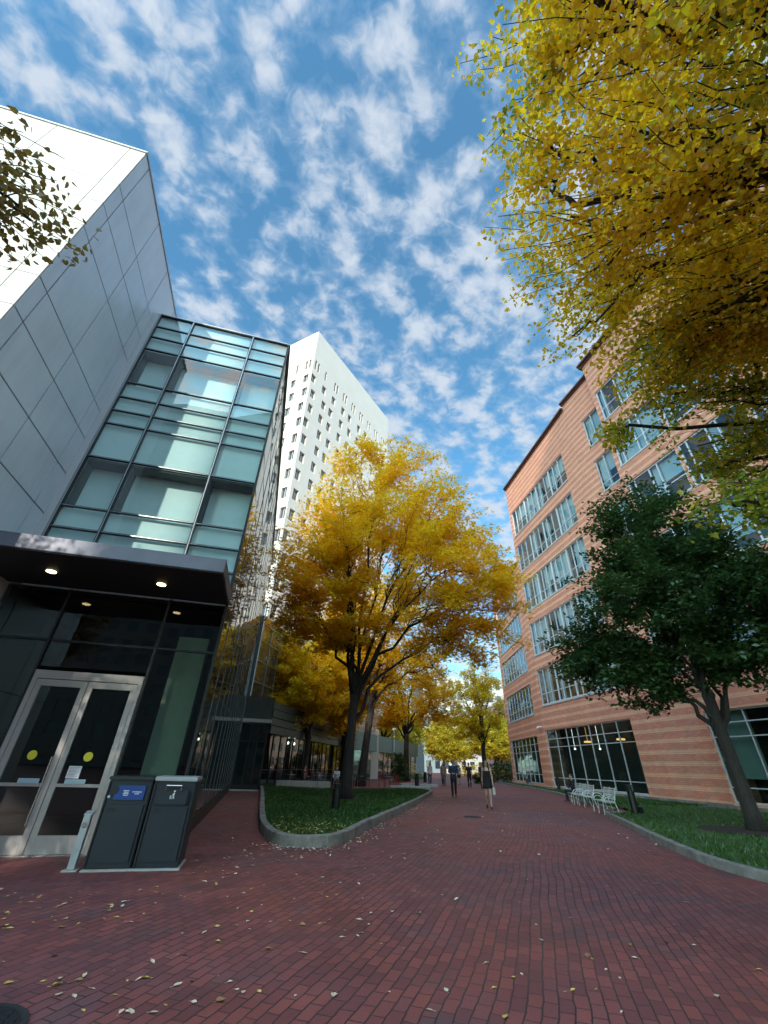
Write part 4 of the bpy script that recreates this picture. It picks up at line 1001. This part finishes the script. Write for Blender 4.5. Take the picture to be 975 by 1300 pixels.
strip((.345, .965), (.34, .925), .018); strip((.34, .925), (.325, .885), .009); strip((.34, .925), (.358, .885), .009); strip((.345, .957), (.318, .938), .008)
strip((.29, .925), (.31, .925), .006); strip((.292, .925), (.296, .885), .006); strip((.308, .925), (.304, .885), .006); strip((.296, .886), (.304, .886), .005)
mb.build('litter_symbol', M_['white'], hp)
a_ = MB(); a_.box(-2.21, -.86, 8.59, 9.34, 0.0, .025, bev=.006); struct(a_.build('bin_pad', M_['concrete']))
# door push post
t = thing('push_post', 'slim grey square post for the automatic door, left of the bins', 'door button post', (-2.36, 8.72, 0))
mb = MB(); mb.box(-.05, .05, -.05, .05, .02, .66, bev=.008); mb.build('post', M_['bin_top'], t)
mb = MB(); mb.add([(-.055, -.055, .66), (.055, -.055, .66), (.055, .055, .66), (-.055, .055, .66), (-.055, -.055, .67), (.055, -.055, .67), (.055, .055, .71), (-.055, .055, .71)], [(0, 3, 2, 1), (4, 5, 6, 7), (0, 1, 5, 4), (1, 2, 6, 5), (2, 3, 7, 6), (3, 0, 4, 7)]); mb.build('cap', M_['coping'], t)
mb = MB(); mb.box(-.1, .1, -.1, .1, 0, .02, bev=.004); mb.build('base_plate', M_['concrete'], t)
mb = MB(); mb.tube([(0, -.051, .54), (0, -.058, .54)], .035, 20); mb.build('push_button', M_['steel'], t)

# ------------------------------------------------------------------ bollards, poles
def bollard(label, loc, h, r):
    t = thing('bollard', label, 'bollard', loc, 0, 'black bollard lights beside the path')
    mb = MB(); mb.cyl((0, 0), r, 0, h*.78, 24); mb.cyl((0, 0), r*1.25, 0, .04, 24); mb.build('post', M_['bollard'], t)
    mb = MB()
    for k in range(5): z = h*.79+k*h*.033; mb.cyl((0, 0), r*.98, z, z+h*.014, 24)
    mb.cyl((0, 0), r*.6, h*.78, h*.96, 16); mb.build('louvre', M_['bollard'], t)
    mb = MB(); mb.tube([(0, 0, h*.955), (0, 0, h*.985), (0, 0, h)], [r*1.02, r*1.02, r*.8], 24); mb.build('cap', M_['bollard'], t)
    return t
bt = bollard('black bollard in the near right lawn beside the white bench', (14.85, 16.75, .1), .95, .135)
mb = MB(); mb.box(.16, .34, -.1, .1, 0, .22, bev=.02); mb.build('junction_box', M_['bollard'], bt)
bollard('black bollard in the left lawn before the big locust trunk', (2.8, 16.6, .13), .75, .13)
bollard('black bollard at the tip of the left lawn', (13.1, 38.3, 0), .98, .17)
bollard('farther black bollard past the stone slabs left of the path', (19.1, 52.9, 0), 1.0, .19)
bollard('black bollard in the grass strip beyond the benches', (25.2, 36.5, .08), .95, .13)
bollard('farthest black bollard in the grass strip by the building end', (27.6, 45.0, .08), 1.0, .14)
t = thing('lamp_post', 'thin pale lamp post between the far trees on the left', 'lamp post', (19.4, 67.0, 0))
mb = MB(); mb.cyl((0, 0), .09, 0, 6.0, 12, .06); mb.cyl((0, 0), .16, 0, .35, 12); mb.build('pole', M_['bench'], t)
mb = MB(); mb.tube([(0, 0, 6.0), (0, 0, 6.1), (0, 0, 6.35), (0, 0, 6.4)], [.1, .32, .3, .05], 16); mb.build('lamp_head', M_['bench'], t)

# ------------------------------------------------------------------ white benches
def bench(label, loc, rz, L_=1.85):
    """local x along the bench, backrest at -y, sitter faces +y"""
    t = thing('bench', label, 'bench', loc, rz, 'white slatted metal benches beside the path')
    mb = MB()
    for k in range(7): y = -.20+k*.075; mb.box(-L_/2, L_/2, y, y+.05, .43+.004*abs(k-3), .45+.004*abs(k-3), bev=.004)
    mb.build('seat', M_['bench'], t)
    mb = MB(); Mb = Matrix.Translation((0, -.22, .46)) @ Matrix.Rotation(R(-14), 4, 'X').inverted()
    for k in range(6): mb.box(-L_/2, L_/2, -.012, .012, .05+k*.072, .05+k*.072+.05, M=Mb)
    mb.build('backrest', M_['bench'], t)
    for x in (-L_/2+.03, 0, L_/2-.03):
        mb = MB(); mb.tube([(x, .27, 0), (x, .25, .42), (x, -.18, .42), (x, -.21, .42)], .02, 8); mb.tube([(x, -.32, 0), (x, -.2, .44), (x, -.34, .93)], .02, 8); mb.build('leg', M_['bench'], t)
        if x:
            mb = MB(); pts = [(x, .26+.02*math.cos(a), 0) for a in (0,)]
            arc = [(x, .02+.26*math.cos(a), .44+.24*math.sin(a)) for a in [math.pi*k/10 for k in range(0, 10)]]
            mb.tube(arc, .018, 8); arc2 = [(x, .02+.17*math.cos(a), .44+.15*math.sin(a)) for a in [math.pi*k/10 for k in range(0, 10)]]
            mb.tube(arc2, .014, 8); mb.build('armrest', M_['bench'], t)
    return t
ang = R(90-25)
bench('nearest white slatted bench beside the black bollard', (14.5, 18.0, 0), ang, 1.7)
bench('white slatted bench, middle one of the row', (16.25, 21.6, 0), ang+.05, 1.9)
bench('farthest white slatted bench of the row', (17.3, 23.6, 0), ang+.08, 1.9)

# ------------------------------------------------------------------ people
def remesh(mb, name, m, parent, vox=.012):
    me = bpy.data.meshes.new(name+'_src'); me.from_pydata(mb.v, [], mb.f); me.update()
    o = bpy.data.objects.new(name+'_src', me); COL.objects.link(o)
    md = o.modifiers.new('r', 'REMESH'); md.mode = 'VOXEL'; md.voxel_size = vox
    ms = o.modifiers.new('s', 'SMOOTH'); ms.iterations = 2; ms.factor = .5
    dg = bpy.context.evaluated_depsgraph_get(); nm = bpy.data.meshes.new_from_object(o.evaluated_get(dg))
    bpy.data.objects.remove(o); bpy.data.meshes.remove(me); nm.name = name; nm.shade_smooth()
    return link(name, nm, m, parent)
def loft(mb, rings, n=18):
    vs = []; 
    for (cx, cy, z, rx, ry) in rings: vs += [(cx+rx*math.cos(6.2832*k/n), cy+ry*math.sin(6.2832*k/n), z) for k in range(n)]
    fs = [(i*n+k, i*n+(k+1) % n, (i+1)*n+(k+1) % n, (i+1)*n+k) for i in range(len(rings)-1) for k in range(n)]
    fs += [tuple(range(n-1, -1, -1)), tuple((len(rings)-1)*n+k for k in range(n))]
    mb.add(vs, fs)
cmat = {}
def cloth(col):
    if col not in cmat: cmat[col] = noisy('cloth', col, tuple(c*1.25 for c in col), 9, .9, 0, .2, .004)
    return cmat[col]
skinm = noisy('skin', (.42, .25, .18), (.48, .30, .22), 6, .5, 0, 0); skin2 = noisy('skin_tan', (.28, .16, .11), (.32, .19, .13), 6, .5, 0, 0)
hairm = mat('hair_dark', (.012, .009, .008), .45); shoem = mat('shoe', (.02, .02, .02), .5)
def person(label, loc, rz, h=1.75, pose='walk', step=1, top=(.03, .03, .03), bottom=(.02, .02, .025), dress=None, sk=None, hair='short', vox=.013, bag=None, group=None, sunglasses=False, sleeves=1.0, shorts=False, arms='swing', shoes=True, female=False):
    t = thing('person', label, 'person', loc, rz, group); k = h/1.75; sk = sk or skinm
    S = lambda p: (p[0]*k, p[1]*k, p[2]*k)
    dz = 0; sw = .165 if female else .185
    if pose == 'walk':
        f, b = (1, -1) if step > 0 else (-1, 1)
        legs = {f: [(f*.085, 0, .90), (f*.09, -.16, .50), (f*.085, -.20, .085)], b: [(b*.085, 0, .90), (b*.09, -.02, .49), (b*.085, .20, .15)]}
        feet = {f: ((f*.085, -.16, .045), (f*.10, -.36, .03)), b: ((b*.085, .22, .10), (b*.10, .04, .03))}
    elif pose == 'sit':
        dz = -.43; legs = {s: [(s*.09, 0, .48), (s*.11, -.42, .50), (s*.11, -.40, .085)] for s in (-1, 1)}
        feet = {s: ((s*.11, -.37, .045), (s*.12, -.56, .03)) for s in (-1, 1)}
    else:
        legs = {s: [(s*.085, 0, .90), (s*.10, -.01, .50), (s*.10, .01, .085)] for s in (-1, 1)}
        feet = {s: ((s*.10, .04, .045), (s*.12, -.16, .03)) for s in (-1, 1)}
    A = {}
    for s in (-1, 1):
        sw_ = -s*step*.16 if (pose == 'walk' and arms == 'swing') else 0
        if arms == 'front' : A[s] = [(s*sw, 0, 1.42+dz), (s*(sw+.05), -.03, 1.15+dz), (s*.08, -.24, 1.10+dz)]
        elif pose == 'sit': A[s] = [(s*sw, 0, 1.42+dz), (s*(sw+.06), -.08, 1.16+dz), (s*.12, -.32, 1.10+dz)]
        else: A[s] = [(s*sw, 0, 1.42+dz), (s*(sw+.045), sw_*.45+.03, 1.14+dz), (s*(sw+.05), sw_*1.2-.04, .90+dz)]
    torso = [(0, .0, .86+dz, .150, .105), (0, .01, .95+dz, .162, .115), (0, 0, 1.10+dz, .128 if female else .145, .095), (0, -.005, 1.27+dz, .150 if female else .168, .112), (0, 0, 1.38+dz, .165 if female else .185, .098), (0, .005, 1.445+dz, .125, .075), (0, .008, 1.475+dz, .06, .058)]
    def tb(mb, pts, rs, n=12): mb.tube([S(p) for p in pts], [r*k for r in rs], n); [mb.ell(S(p), r*k, 12, 8) for p, r in zip(pts, rs)]
    mb = MB(); loft(mb, [tuple(q*k for q in r_) for r_ in torso])
    tb(mb, [(0, .012, 1.44+dz), (0, -.005, 1.56+dz)], [.056, .050])
    mb.ell(S((0, -.012, 1.635+dz)), (.074*k, .092*k, .112*k), 18, 14); mb.ell(S((0, -.045, 1.575+dz)), (.048*k, .05*k, .045*k), 12, 8)
    mb.ell(S((0, -.108, 1.622+dz)), (.013*k, .02*k, .022*k), 8, 6)
    for s in (-1, 1):
        mb.ell(S((s*.076, .0, 1.63+dz)), (.012*k, .02*k, .03*k), 8, 6)
        l = legs[s]; tb(mb, l, [.082, .055, .036]); mid = [(l[1][i]*.65+l[2][i]*.35)+(0, .012, 0)[i] for i in range(3)]; mb.ell(S(mid), (.050*k, .055*k, .10*k), 12, 8)
        ft_ = feet[s]; tb(mb, [l[2], ft_[0], ft_[1]], [.038, .034, .028])
        a = A[s]; tb(mb, a, [.050, .036, .024]); w_ = Vector(a[2]); d = (w_-Vector(a[1])).normalized(); sd3 = Vector((0, 1, 0)) if abs(d.y) < .7 else Vector((1, 0, 0)); sd3 = (sd3-d*sd3.dot(d)).normalized(); nn = d.cross(sd3)
        pc = w_+d*.055; mb.tube([S(w_), S(w_+d*.03), S(w_+d*.085)], [.024*k, .032*k, .030*k], 10)
        fr_ = max(.0095, vox*.8)
        for q, ln in enumerate((.065, .078, .072, .056)):
            o_ = w_+d*.085+sd3*(.031-.0207*q); e1 = o_+d*ln*.5+nn*.006*s; e2 = o_+d*ln*.92+nn*.022*s; mb.tube([S(o_-d*.02), S(e1), S(e2)], [fr_*k, fr_*.95*k, fr_*.8*k], 8)
        o_ = w_+d*.02+sd3*.028; mb.tube([S(o_), S(o_+d*.03+sd3*.028), S(o_+d*.062+sd3*.032+nn*.01*s)], [fr_*1.1*k, fr_*k, fr_*.85*k], 8)
    remesh(mb, 'body', sk, t, vox)
    # eyes and mouth
    for s in (-1, 1):
        e = MB(); e.ell(S((s*.030, -.096, 1.645+dz)), (.012*k, .008*k, .007*k), 8, 6); e.build('eye', shoem, t, smooth=True)
    e = MB(); e.ell(S((0, -.094, 1.578+dz)), (.022*k, .008*k, .006*k), 8, 6); e.build('mouth', mat('lips', (.3, .1, .09), .5) if 'lips' not in bpy.data.materials else bpy.data.materials['lips'], t, smooth=True)
    if sunglasses:
        e = MB()
        for s in (-1, 1): e.ell(S((s*.034, -.103, 1.645+dz)), (.029*k, .008*k, .023*k), 12, 8)
        e.tube([S((-.07, -.02, 1.65+dz)), S((-.062, -.1, 1.652+dz)), S((0, -.112, 1.655+dz)), S((.062, -.1, 1.652+dz)), S((.07, -.02, 1.65+dz))], .005, 6); e.build('sunglasses', shoem, t, smooth=True)
    # hair
    mb = MB(); mb.ell(S((0, .012, 1.665+dz)), (.085*k, .098*k, .10*k), 14, 10)
    if hair == 'long':
        loft(mb, [tuple(q*k for q in r_) for r_ in ((0, .06, 1.30+dz, .085, .03), (0, .058, 1.42+dz, .10, .045), (0, .045, 1.56+dz, .095, .055), (0, .02, 1.66+dz, .086, .085), (0, .01, 1.73+dz, .05, .06))])
        for s in (-1, 1): mb.tube([S((s*.074, -.035, 1.68+dz)), S((s*.092, -.03, 1.56+dz)), S((s*.10, -.055, 1.42+dz)), S((s*.09, -.075, 1.30+dz))], [.022*k, .03*k, .032*k, .015*k], 8)
    # keep the face clear: hair sits behind a plane
    o = remesh(mb, 'hair', hairm, t, .012)
    bm = bmesh.new(); bm.from_mesh(o.data); bmesh.ops.delete(bm, geom=[v for v in bm.verts if v.co.y < -.055*k and abs(v.co.x) < .062*k and 1.52*k+dz*k < v.co.z < (1.705+dz)*k], context='VERTS'); bm.to_mesh(o.data); bm.free()
    # clothes
    if dress:
        mb = MB(); loft(mb, [tuple(q*k for q in r_) for r_ in ((0, -.01, .70, .215, .165), (0, 0, .82, .20, .15), (0, .01, .95, .178, .13), (0, 0, 1.10, .142, .108), (0, -.008, 1.27, .163, .127), (0, -.005, 1.345, .168, .112))])
        for s in (-1, 1): mb.tube([S((s*.09, -.095, 1.31)), S((s*.10, -.04, 1.455)), S((s*.09, .07, 1.33))], .016*k, 8)
        remesh(mb, 'dress', cloth(dress), t, .012)
    else:
        mb = MB(); loft(mb, [(c[0]*k, c[1]*k, (c[2]-(.03 if i == 0 else 0))*k, (c[3]+.016)*k, (c[4]+.018)*k) for i, c in enumerate(torso[:-1])])
        for s in (-1, 1):
            a = A[s]; e2 = [a[1][i]+(a[2][i]-a[1][i])*.93 for i in range(3)]
            if sleeves > .6: tb(mb, [a[0], a[1], e2], [.064, .050, .038])
            else: tb(mb, [a[0], [a[0][i]*.35+a[1][i]*.65 for i in range(3)]], [.064, .054])
        remesh(mb, 'shirt', cloth(top), t, .015)
        mb = MB(); loft(mb, [(c[0]*k, c[1]*k, c[2]*k, (c[3]+.012)*k, (c[4]+.012)*k) for c in torso[:2]])
        for s in (-1, 1):
            l = legs[s]
            if shorts: tb(mb, [l[0], [l[0][i]*.3+l[1][i]*.7 for i in range(3)]], [.098, .084])
            else: tb(mb, [l[0], l[1], [l[1][i]*.06+l[2][i]*.94 for i in range(3)]], [.095, .070, .055])
        remesh(mb, 'trousers', cloth(bottom), t, .015)
    if shoes:
        for s in (-1, 1):
            mb = MB(); ft_ = feet[s]; c0, c1 = Vector(ft_[0]), Vector(ft_[1]); tb(mb, [c0+Vector((0, .02, 0)), (c0+c1)/2, c1], [.044, .040, .032]); remesh(mb, 'shoe', shoem, t, .014)
    if bag:
        mb = MB(); s = bag[0]; w_ = Vector(A[s][2]); z0 = w_.z-.42; mb.box(*[q*k for q in (w_.x-.05+s*.03, w_.x+.05+s*.03, w_.y-.16, w_.y+.16, z0, z0+.30)], bev=.03*k)
        bo = tag(mb.build('tote_bag', cloth(bag[1])), bag[2], 'bag'); bo.location = loc; bo.rotation_euler = (0, 0, rz)
        mb = MB(); mb.tube([S((w_.x+s*.03, w_.y-.08, z0+.29)), S((w_.x+s*.005, w_.y-.03, z0+.37)), S((w_.x+s*.005, w_.y+.03, z0+.37)), S((w_.x+s*.03, w_.y+.08, z0+.29))], .008, 6); mb.build('strap', cloth(bag[1]), bo)
    return t
toC = lambda x, y: -math.atan2(x, y)     # turn so that the figure's front (-y) looks at the viewpoint
person('woman in short black dress and sunglasses walking towards the viewpoint', (10.05, 19.75, 0), toC(10, 19.8), 1.78, step=1, dress=(.006, .006, .008), hair='long', vox=.009, sunglasses=True, bag=(1, (.45, .42, .40), 'pale tote bag in the hand of the woman in black dress'), female=True)
person('man in blue jacket and dark trousers, hands joined in front', (11.5, 26.9, 0), toC(11.5, 27), 1.88, step=-1, top=(.022, .05, .10), bottom=(.010, .010, .016), vox=.010, arms='front')
person('person in all black walking away in the middle of the path', (18.9, 40.6, 0), math.pi+toC(18.9, 40.6), 1.92, step=1, top=(.008, .008, .01), bottom=(.008, .008, .01), sleeves=.5, sk=skin2)
person('dark clothed person close behind the woman in black dress', (19.0, 38.2, 0), toC(19, 38), 1.92, step=-1, top=(.02, .014, .014), bottom=(.012, .012, .016), sk=skin2)
person('person in pinkish plaid shirt walking at the left of the group', (17.2, 42.6, 0), toC(17.2, 42.6), 1.90, step=1, top=(.26, .17, .15), bottom=(.10, .09, .10), hair='long', female=True)
person('person in white top and dark trousers at the left edge of the path', (16.6, 44.6, 0), toC(16.6, 44.6), 1.85, step=-1, top=(.60, .56, .54), bottom=(.03, .035, .06), female=True)
person('person in brown top half hidden behind the man in blue jacket', (18.8, 46.4, 0), toC(18.8, 46.4), 1.85, step=1, top=(.14, .10, .07), bottom=(.03, .03, .05))
person('person in grey top and dark shorts with bare legs', (20.8, 47.2, 0), toC(20.8, 47.2), 1.8, step=-1, top=(.24, .23, .21), bottom=(.015, .015, .02), shorts=True, sleeves=.5, female=True, hair='long')
person('distant person in dark clothes far down the path', (26.5, 66.0, 0), toC(26, 66), 1.8, step=1, top=(.05, .06, .10), bottom=(.03, .03, .04))
person('person in dark jacket sitting on the far end of the farthest bench', (17.55, 24.1, 0.04), R(90-25)+.08+math.pi, 1.72, pose='sit', top=(.012, .014, .02), bottom=(.02, .02, .03))
person('person in dark coat sitting on the grass edge by the banded building end', (26.6, 43.5, -.2), toC(26.6, 43.5)+.5, 1.7, pose='sit', top=(.05, .06, .09), bottom=(.25, .24, .24))

# ------------------------------------------------------------------ cafe terrace
metal = noisy('cafe_metal', (.26, .27, .28), (.33, .34, .35), 6, .4, .6, 0); redp = mat('red_chair_paint', (.20, .015, .018), .5); dkp = mat('dark_chair', (.03, .03, .033), .5)
def cafe_table(loc, label, r=.42):
    t = thing('cafe_table', label, 'table', loc, 0, 'tables on the cafe terrace')
    mb = MB(); mb.tube([(0, 0, .72), (0, 0, .75)], [r, r], 28); mb.build('tabletop', metal, t)
    mb = MB(); mb.cyl((0, 0), .03, .03, .72, 10); mb.cyl((0, 0), .24, 0, .03, 20, .2); mb.build('leg', metal, t); return t
def cafe_chair(loc, rz, label, m):
    t = thing('cafe_chair', label, 'chair', loc, rz, 'chairs on the cafe terrace')
    mb = MB(); mb.box(-.21, .21, -.21, .21, .44, .46, bev=.008); mb.build('seat', m, t)
    mb = MB()
    for q in range(5): mb.box(-.19+q*.085, -.15+q*.085, .20, .215, .50, .86)
    mb.tube([(-.21, .2, .46), (-.21, .23, .88), (.21, .23, .88), (.21, .2, .46)], .012, 6); mb.build('backrest', m, t)
    for sx in (-1, 1):
        for sy in (-1, 1):
            mb = MB(); mb.tube([(sx*.19, sy*.19, .44), (sx*.22, sy*.22, 0)], .012, 6); mb.build('leg', m, t)
    return t
tabs = [(2.2, 35.2), (4.1, 34.6), (5.4, 36.6), (6.2, 34.2), (7.3, 36.0)]
where = ['at the left end of the terrace', 'left of the big locust trunk', 'behind the others near the cafe glass', 'directly behind the big locust trunk', 'just left of the second locust trunk']
ch = 0
for (x, y), wl in zip([(x_+.3, y_) for x_, y_ in tabs], where):
    cafe_table((x, y, 0), 'small round grey cafe table '+wl)
    for q, a in enumerate((.4, 2.6, 4.4)):
        cafe_chair((x+math.cos(a)*.75, y+math.sin(a)*.75, 0), a-math.pi/2, ('dark slatted cafe chair ', 'grey slatted cafe chair ', 'shaded slatted cafe chair ')[q]+('right of', 'left of', 'in front of')[q]+' the table '+wl, (dkp, metal, dkp)[q]); ch += 1
for i, (x, y) in enumerate([(9.6, 36.4), (10.2, 36.9), (10.7, 36.2), (10.3, 35.6)]):
    cafe_chair((x, y, 0), i*1.5, ('red slatted chair nearest the second locust trunk', 'red slatted chair at the back of the red group', 'red slatted chair at the right of the red group', 'red slatted chair at the front of the red group')[i], redp)
cafe_table((10.15, 36.3, 0), 'small cafe table in the middle of the red chairs', .36)
person('seated cafe guest in dark red top left of the big locust trunk', (3.55, 35.35, 0.0), .8, 1.72, pose='sit', top=(.16, .012, .02), bottom=(.03, .03, .04), vox=.016)
person('seated cafe guest in white shirt beside the big locust trunk', (5.9, 35.3, 0.0), -.7, 1.72, pose='sit', top=(.5, .5, .52), bottom=(.03, .03, .05), vox=.016)
person('seated cafe guest in black behind the big locust trunk', (6.7, 36.9, 0.0), .9, 1.75, pose='sit', top=(.012, .012, .014), bottom=(.02, .02, .02), vox=.016)

# ------------------------------------------------------------------ fallen leaves
lm_y = mat('fallen_leaf_yellow', (.62, .44, .12), .7); lm_p = mat('fallen_leaf_pale', (.62, .50, .36), .7); lm_b = mat('fallen_leaf_brown', (.30, .16, .07), .8)
def leaf_shape(seed, size):
    r = random.Random(seed); mb = MB(); curl = r.uniform(.15, .55); tw_ = r.uniform(-.3, .3)
    prof = [(-.5, 0), (-.3, .22), (-.05, .36), (.2, .30), (.42, .12), (.6, 0)]
    up_ = [(x, w*r.uniform(.8, 1.1)) for x, w in prof]; vs = []
    for x, w_ in up_:
        for s in (-1, 0, 1):
            y = s*w_; z = (abs(y)**1.5)*curl*1.6+(x*x)*curl*.6+x*y*tw_+.02; vs.append((x*size, y*size, z*size))
    fs = []
    for i in range(5):
        o = i*3; fs += [(o, o+3, o+4, o+1), (o+1, o+4, o+5, o+2)]
    mb.add(vs, fs); mb.tube([(-.5*size, 0, .03*size), (-.85*size, .06*size, .05*size)], .018*size, 4)
    me = bpy.data.meshes.new('fallen_leaf'); me.from_pydata(mb.v, [], mb.f); me.update(); return me
variants = []
for i in range(9):
    me = leaf_shape(i, .072); me.materials.append((lm_y, lm_p, lm_p, lm_y, lm_p, lm_b, lm_p, lm_y, lm_p)[i]); variants.append(me)
rr = random.Random(5); placed = []
obst = lambda x, y: (y > 8.4 and x < -1.15) or inside(lk + [(30, 60), (20, 60)], x, y) or x < -5.5 and y > 6
lab = {0: 'small yellow fallen leaf lying on the brick paving', 1: 'small pale fallen leaf lying on the brick paving', 2: 'small brown fallen leaf lying on the brick paving'}
def in_view(x, y):
    d = Vector((x, y, -1.42)); z = d.dot(fw)
    if z < .1: return False
    px = 487.5+517.26*d.dot(r2)/z; py = 650-517.26*d.dot(u2)/z
    return -8 < px < 983 and py < 1306
cl_ = [(-1.9, 6.3, .5), (-1.3, 7.2, .5), (-.2, 8.6, .6), (.6, 9.6, .5), (.2, 9.9, .4), (-1.2, 4.9, .5), (-.4, 4.5, .5), (.5, 5.9, .7), (1.0, 7.6, .8), (3.9, 4.3, .8), (-2.3, 7.4, .4)]
tries = 0
while len(placed) < 290 and tries < 20000:
    tries += 1
    if rr.random() < .42:
        c = rr.choice(cl_); x, y = rr.gauss(c[0], c[2]), rr.gauss(c[1], c[2]*.6)
    else:
        x, y = rr.uniform(-4, 8.2), rr.uniform(2.4, 12)
        if rr.random() > math.exp(-max(0, x-1)*.28)*math.exp(-max(0, y-6)*.12): continue
    if obst(x, y) or not in_view(x, y): continue
    if x > 7.2+max(0, y-7)*.35: continue
    placed.append((x, y))
for i, (x, y) in enumerate(placed):
    v = rr.choice((0, 1, 2, 3, 4, 5, 5, 6, 7, 8)); o = bpy.data.objects.new('fallen_leaf', variants[v]); COL.objects.link(o)
    s = rr.choice((.4, .5, .6, .75, .95)); o.location = (x, y, .004); o.scale = (s, s, s*rr.uniform(.6, 1.3)); o.rotation_euler = (rr.gauss(0, .12), rr.gauss(0, .12), rr.uniform(0, 6.28))
    kk = 0 if v in (0, 3, 7) else (2 if v == 5 else 1)
    tag(o, lab[kk], 'fallen leaf', 'fallen leaves scattered on the brick paving')
# the many small ones farther off, on the paving and on the left lawn
def leaf_litter(name, pts, m, label, z, seed):
    r = np.random.default_rng(seed); n = len(pts); P = np.array([(x, y, z) for x, y in pts]); s = r.uniform(.03, .06, (n, 1)); a = r.uniform(0, 6.28, n)
    t1 = np.stack([np.cos(a), np.sin(a), r.normal(0, .25, n)], 1); t2 = np.stack([-np.sin(a), np.cos(a), r.normal(0, .25, n)], 1); P[:, 2] += .02
    V = np.stack([P-t1*s*.6, P+t2*s*.4, P+t1*s*.6, P-t2*s*.4], 1).reshape(-1, 3)
    o = link(name, np_mesh(name, V, np.arange(4*n), 4), m); tag(o, label, 'leaf litter', kind='stuff')
pts = []
while len(pts) < 950:
    if rr.random() < .5: i = rr.randrange(30, len(lk)-20); p = offset(lk, i, -abs(rr.gauss(0, .25))-.03)
    else: p = (rr.uniform(-1.1, 12), rr.uniform(9, 30))
    if not inside(lk + [(30, 60), (0, 60)], *p) or p[0] > 0: pts.append(p)
pts = [p for p in pts if not inside(lawn_l, *p)]
leaf_litter('leaf_litter', pts, lm_p, 'scatter of tiny fallen leaves along the kerb and farther paving', 0.0, 3)
pts = []
while len(pts) < 330:
    x, y = rr.gauss(1.4, 1.0), 10.8+abs(rr.gauss(0, 1.4))
    if inside(lawn_l, x, y): pts.append((x, y))
leaf_litter('leaf_litter', pts, lm_y, 'yellow fallen leaves sprinkled on the near tip of the left lawn', .17, 4)
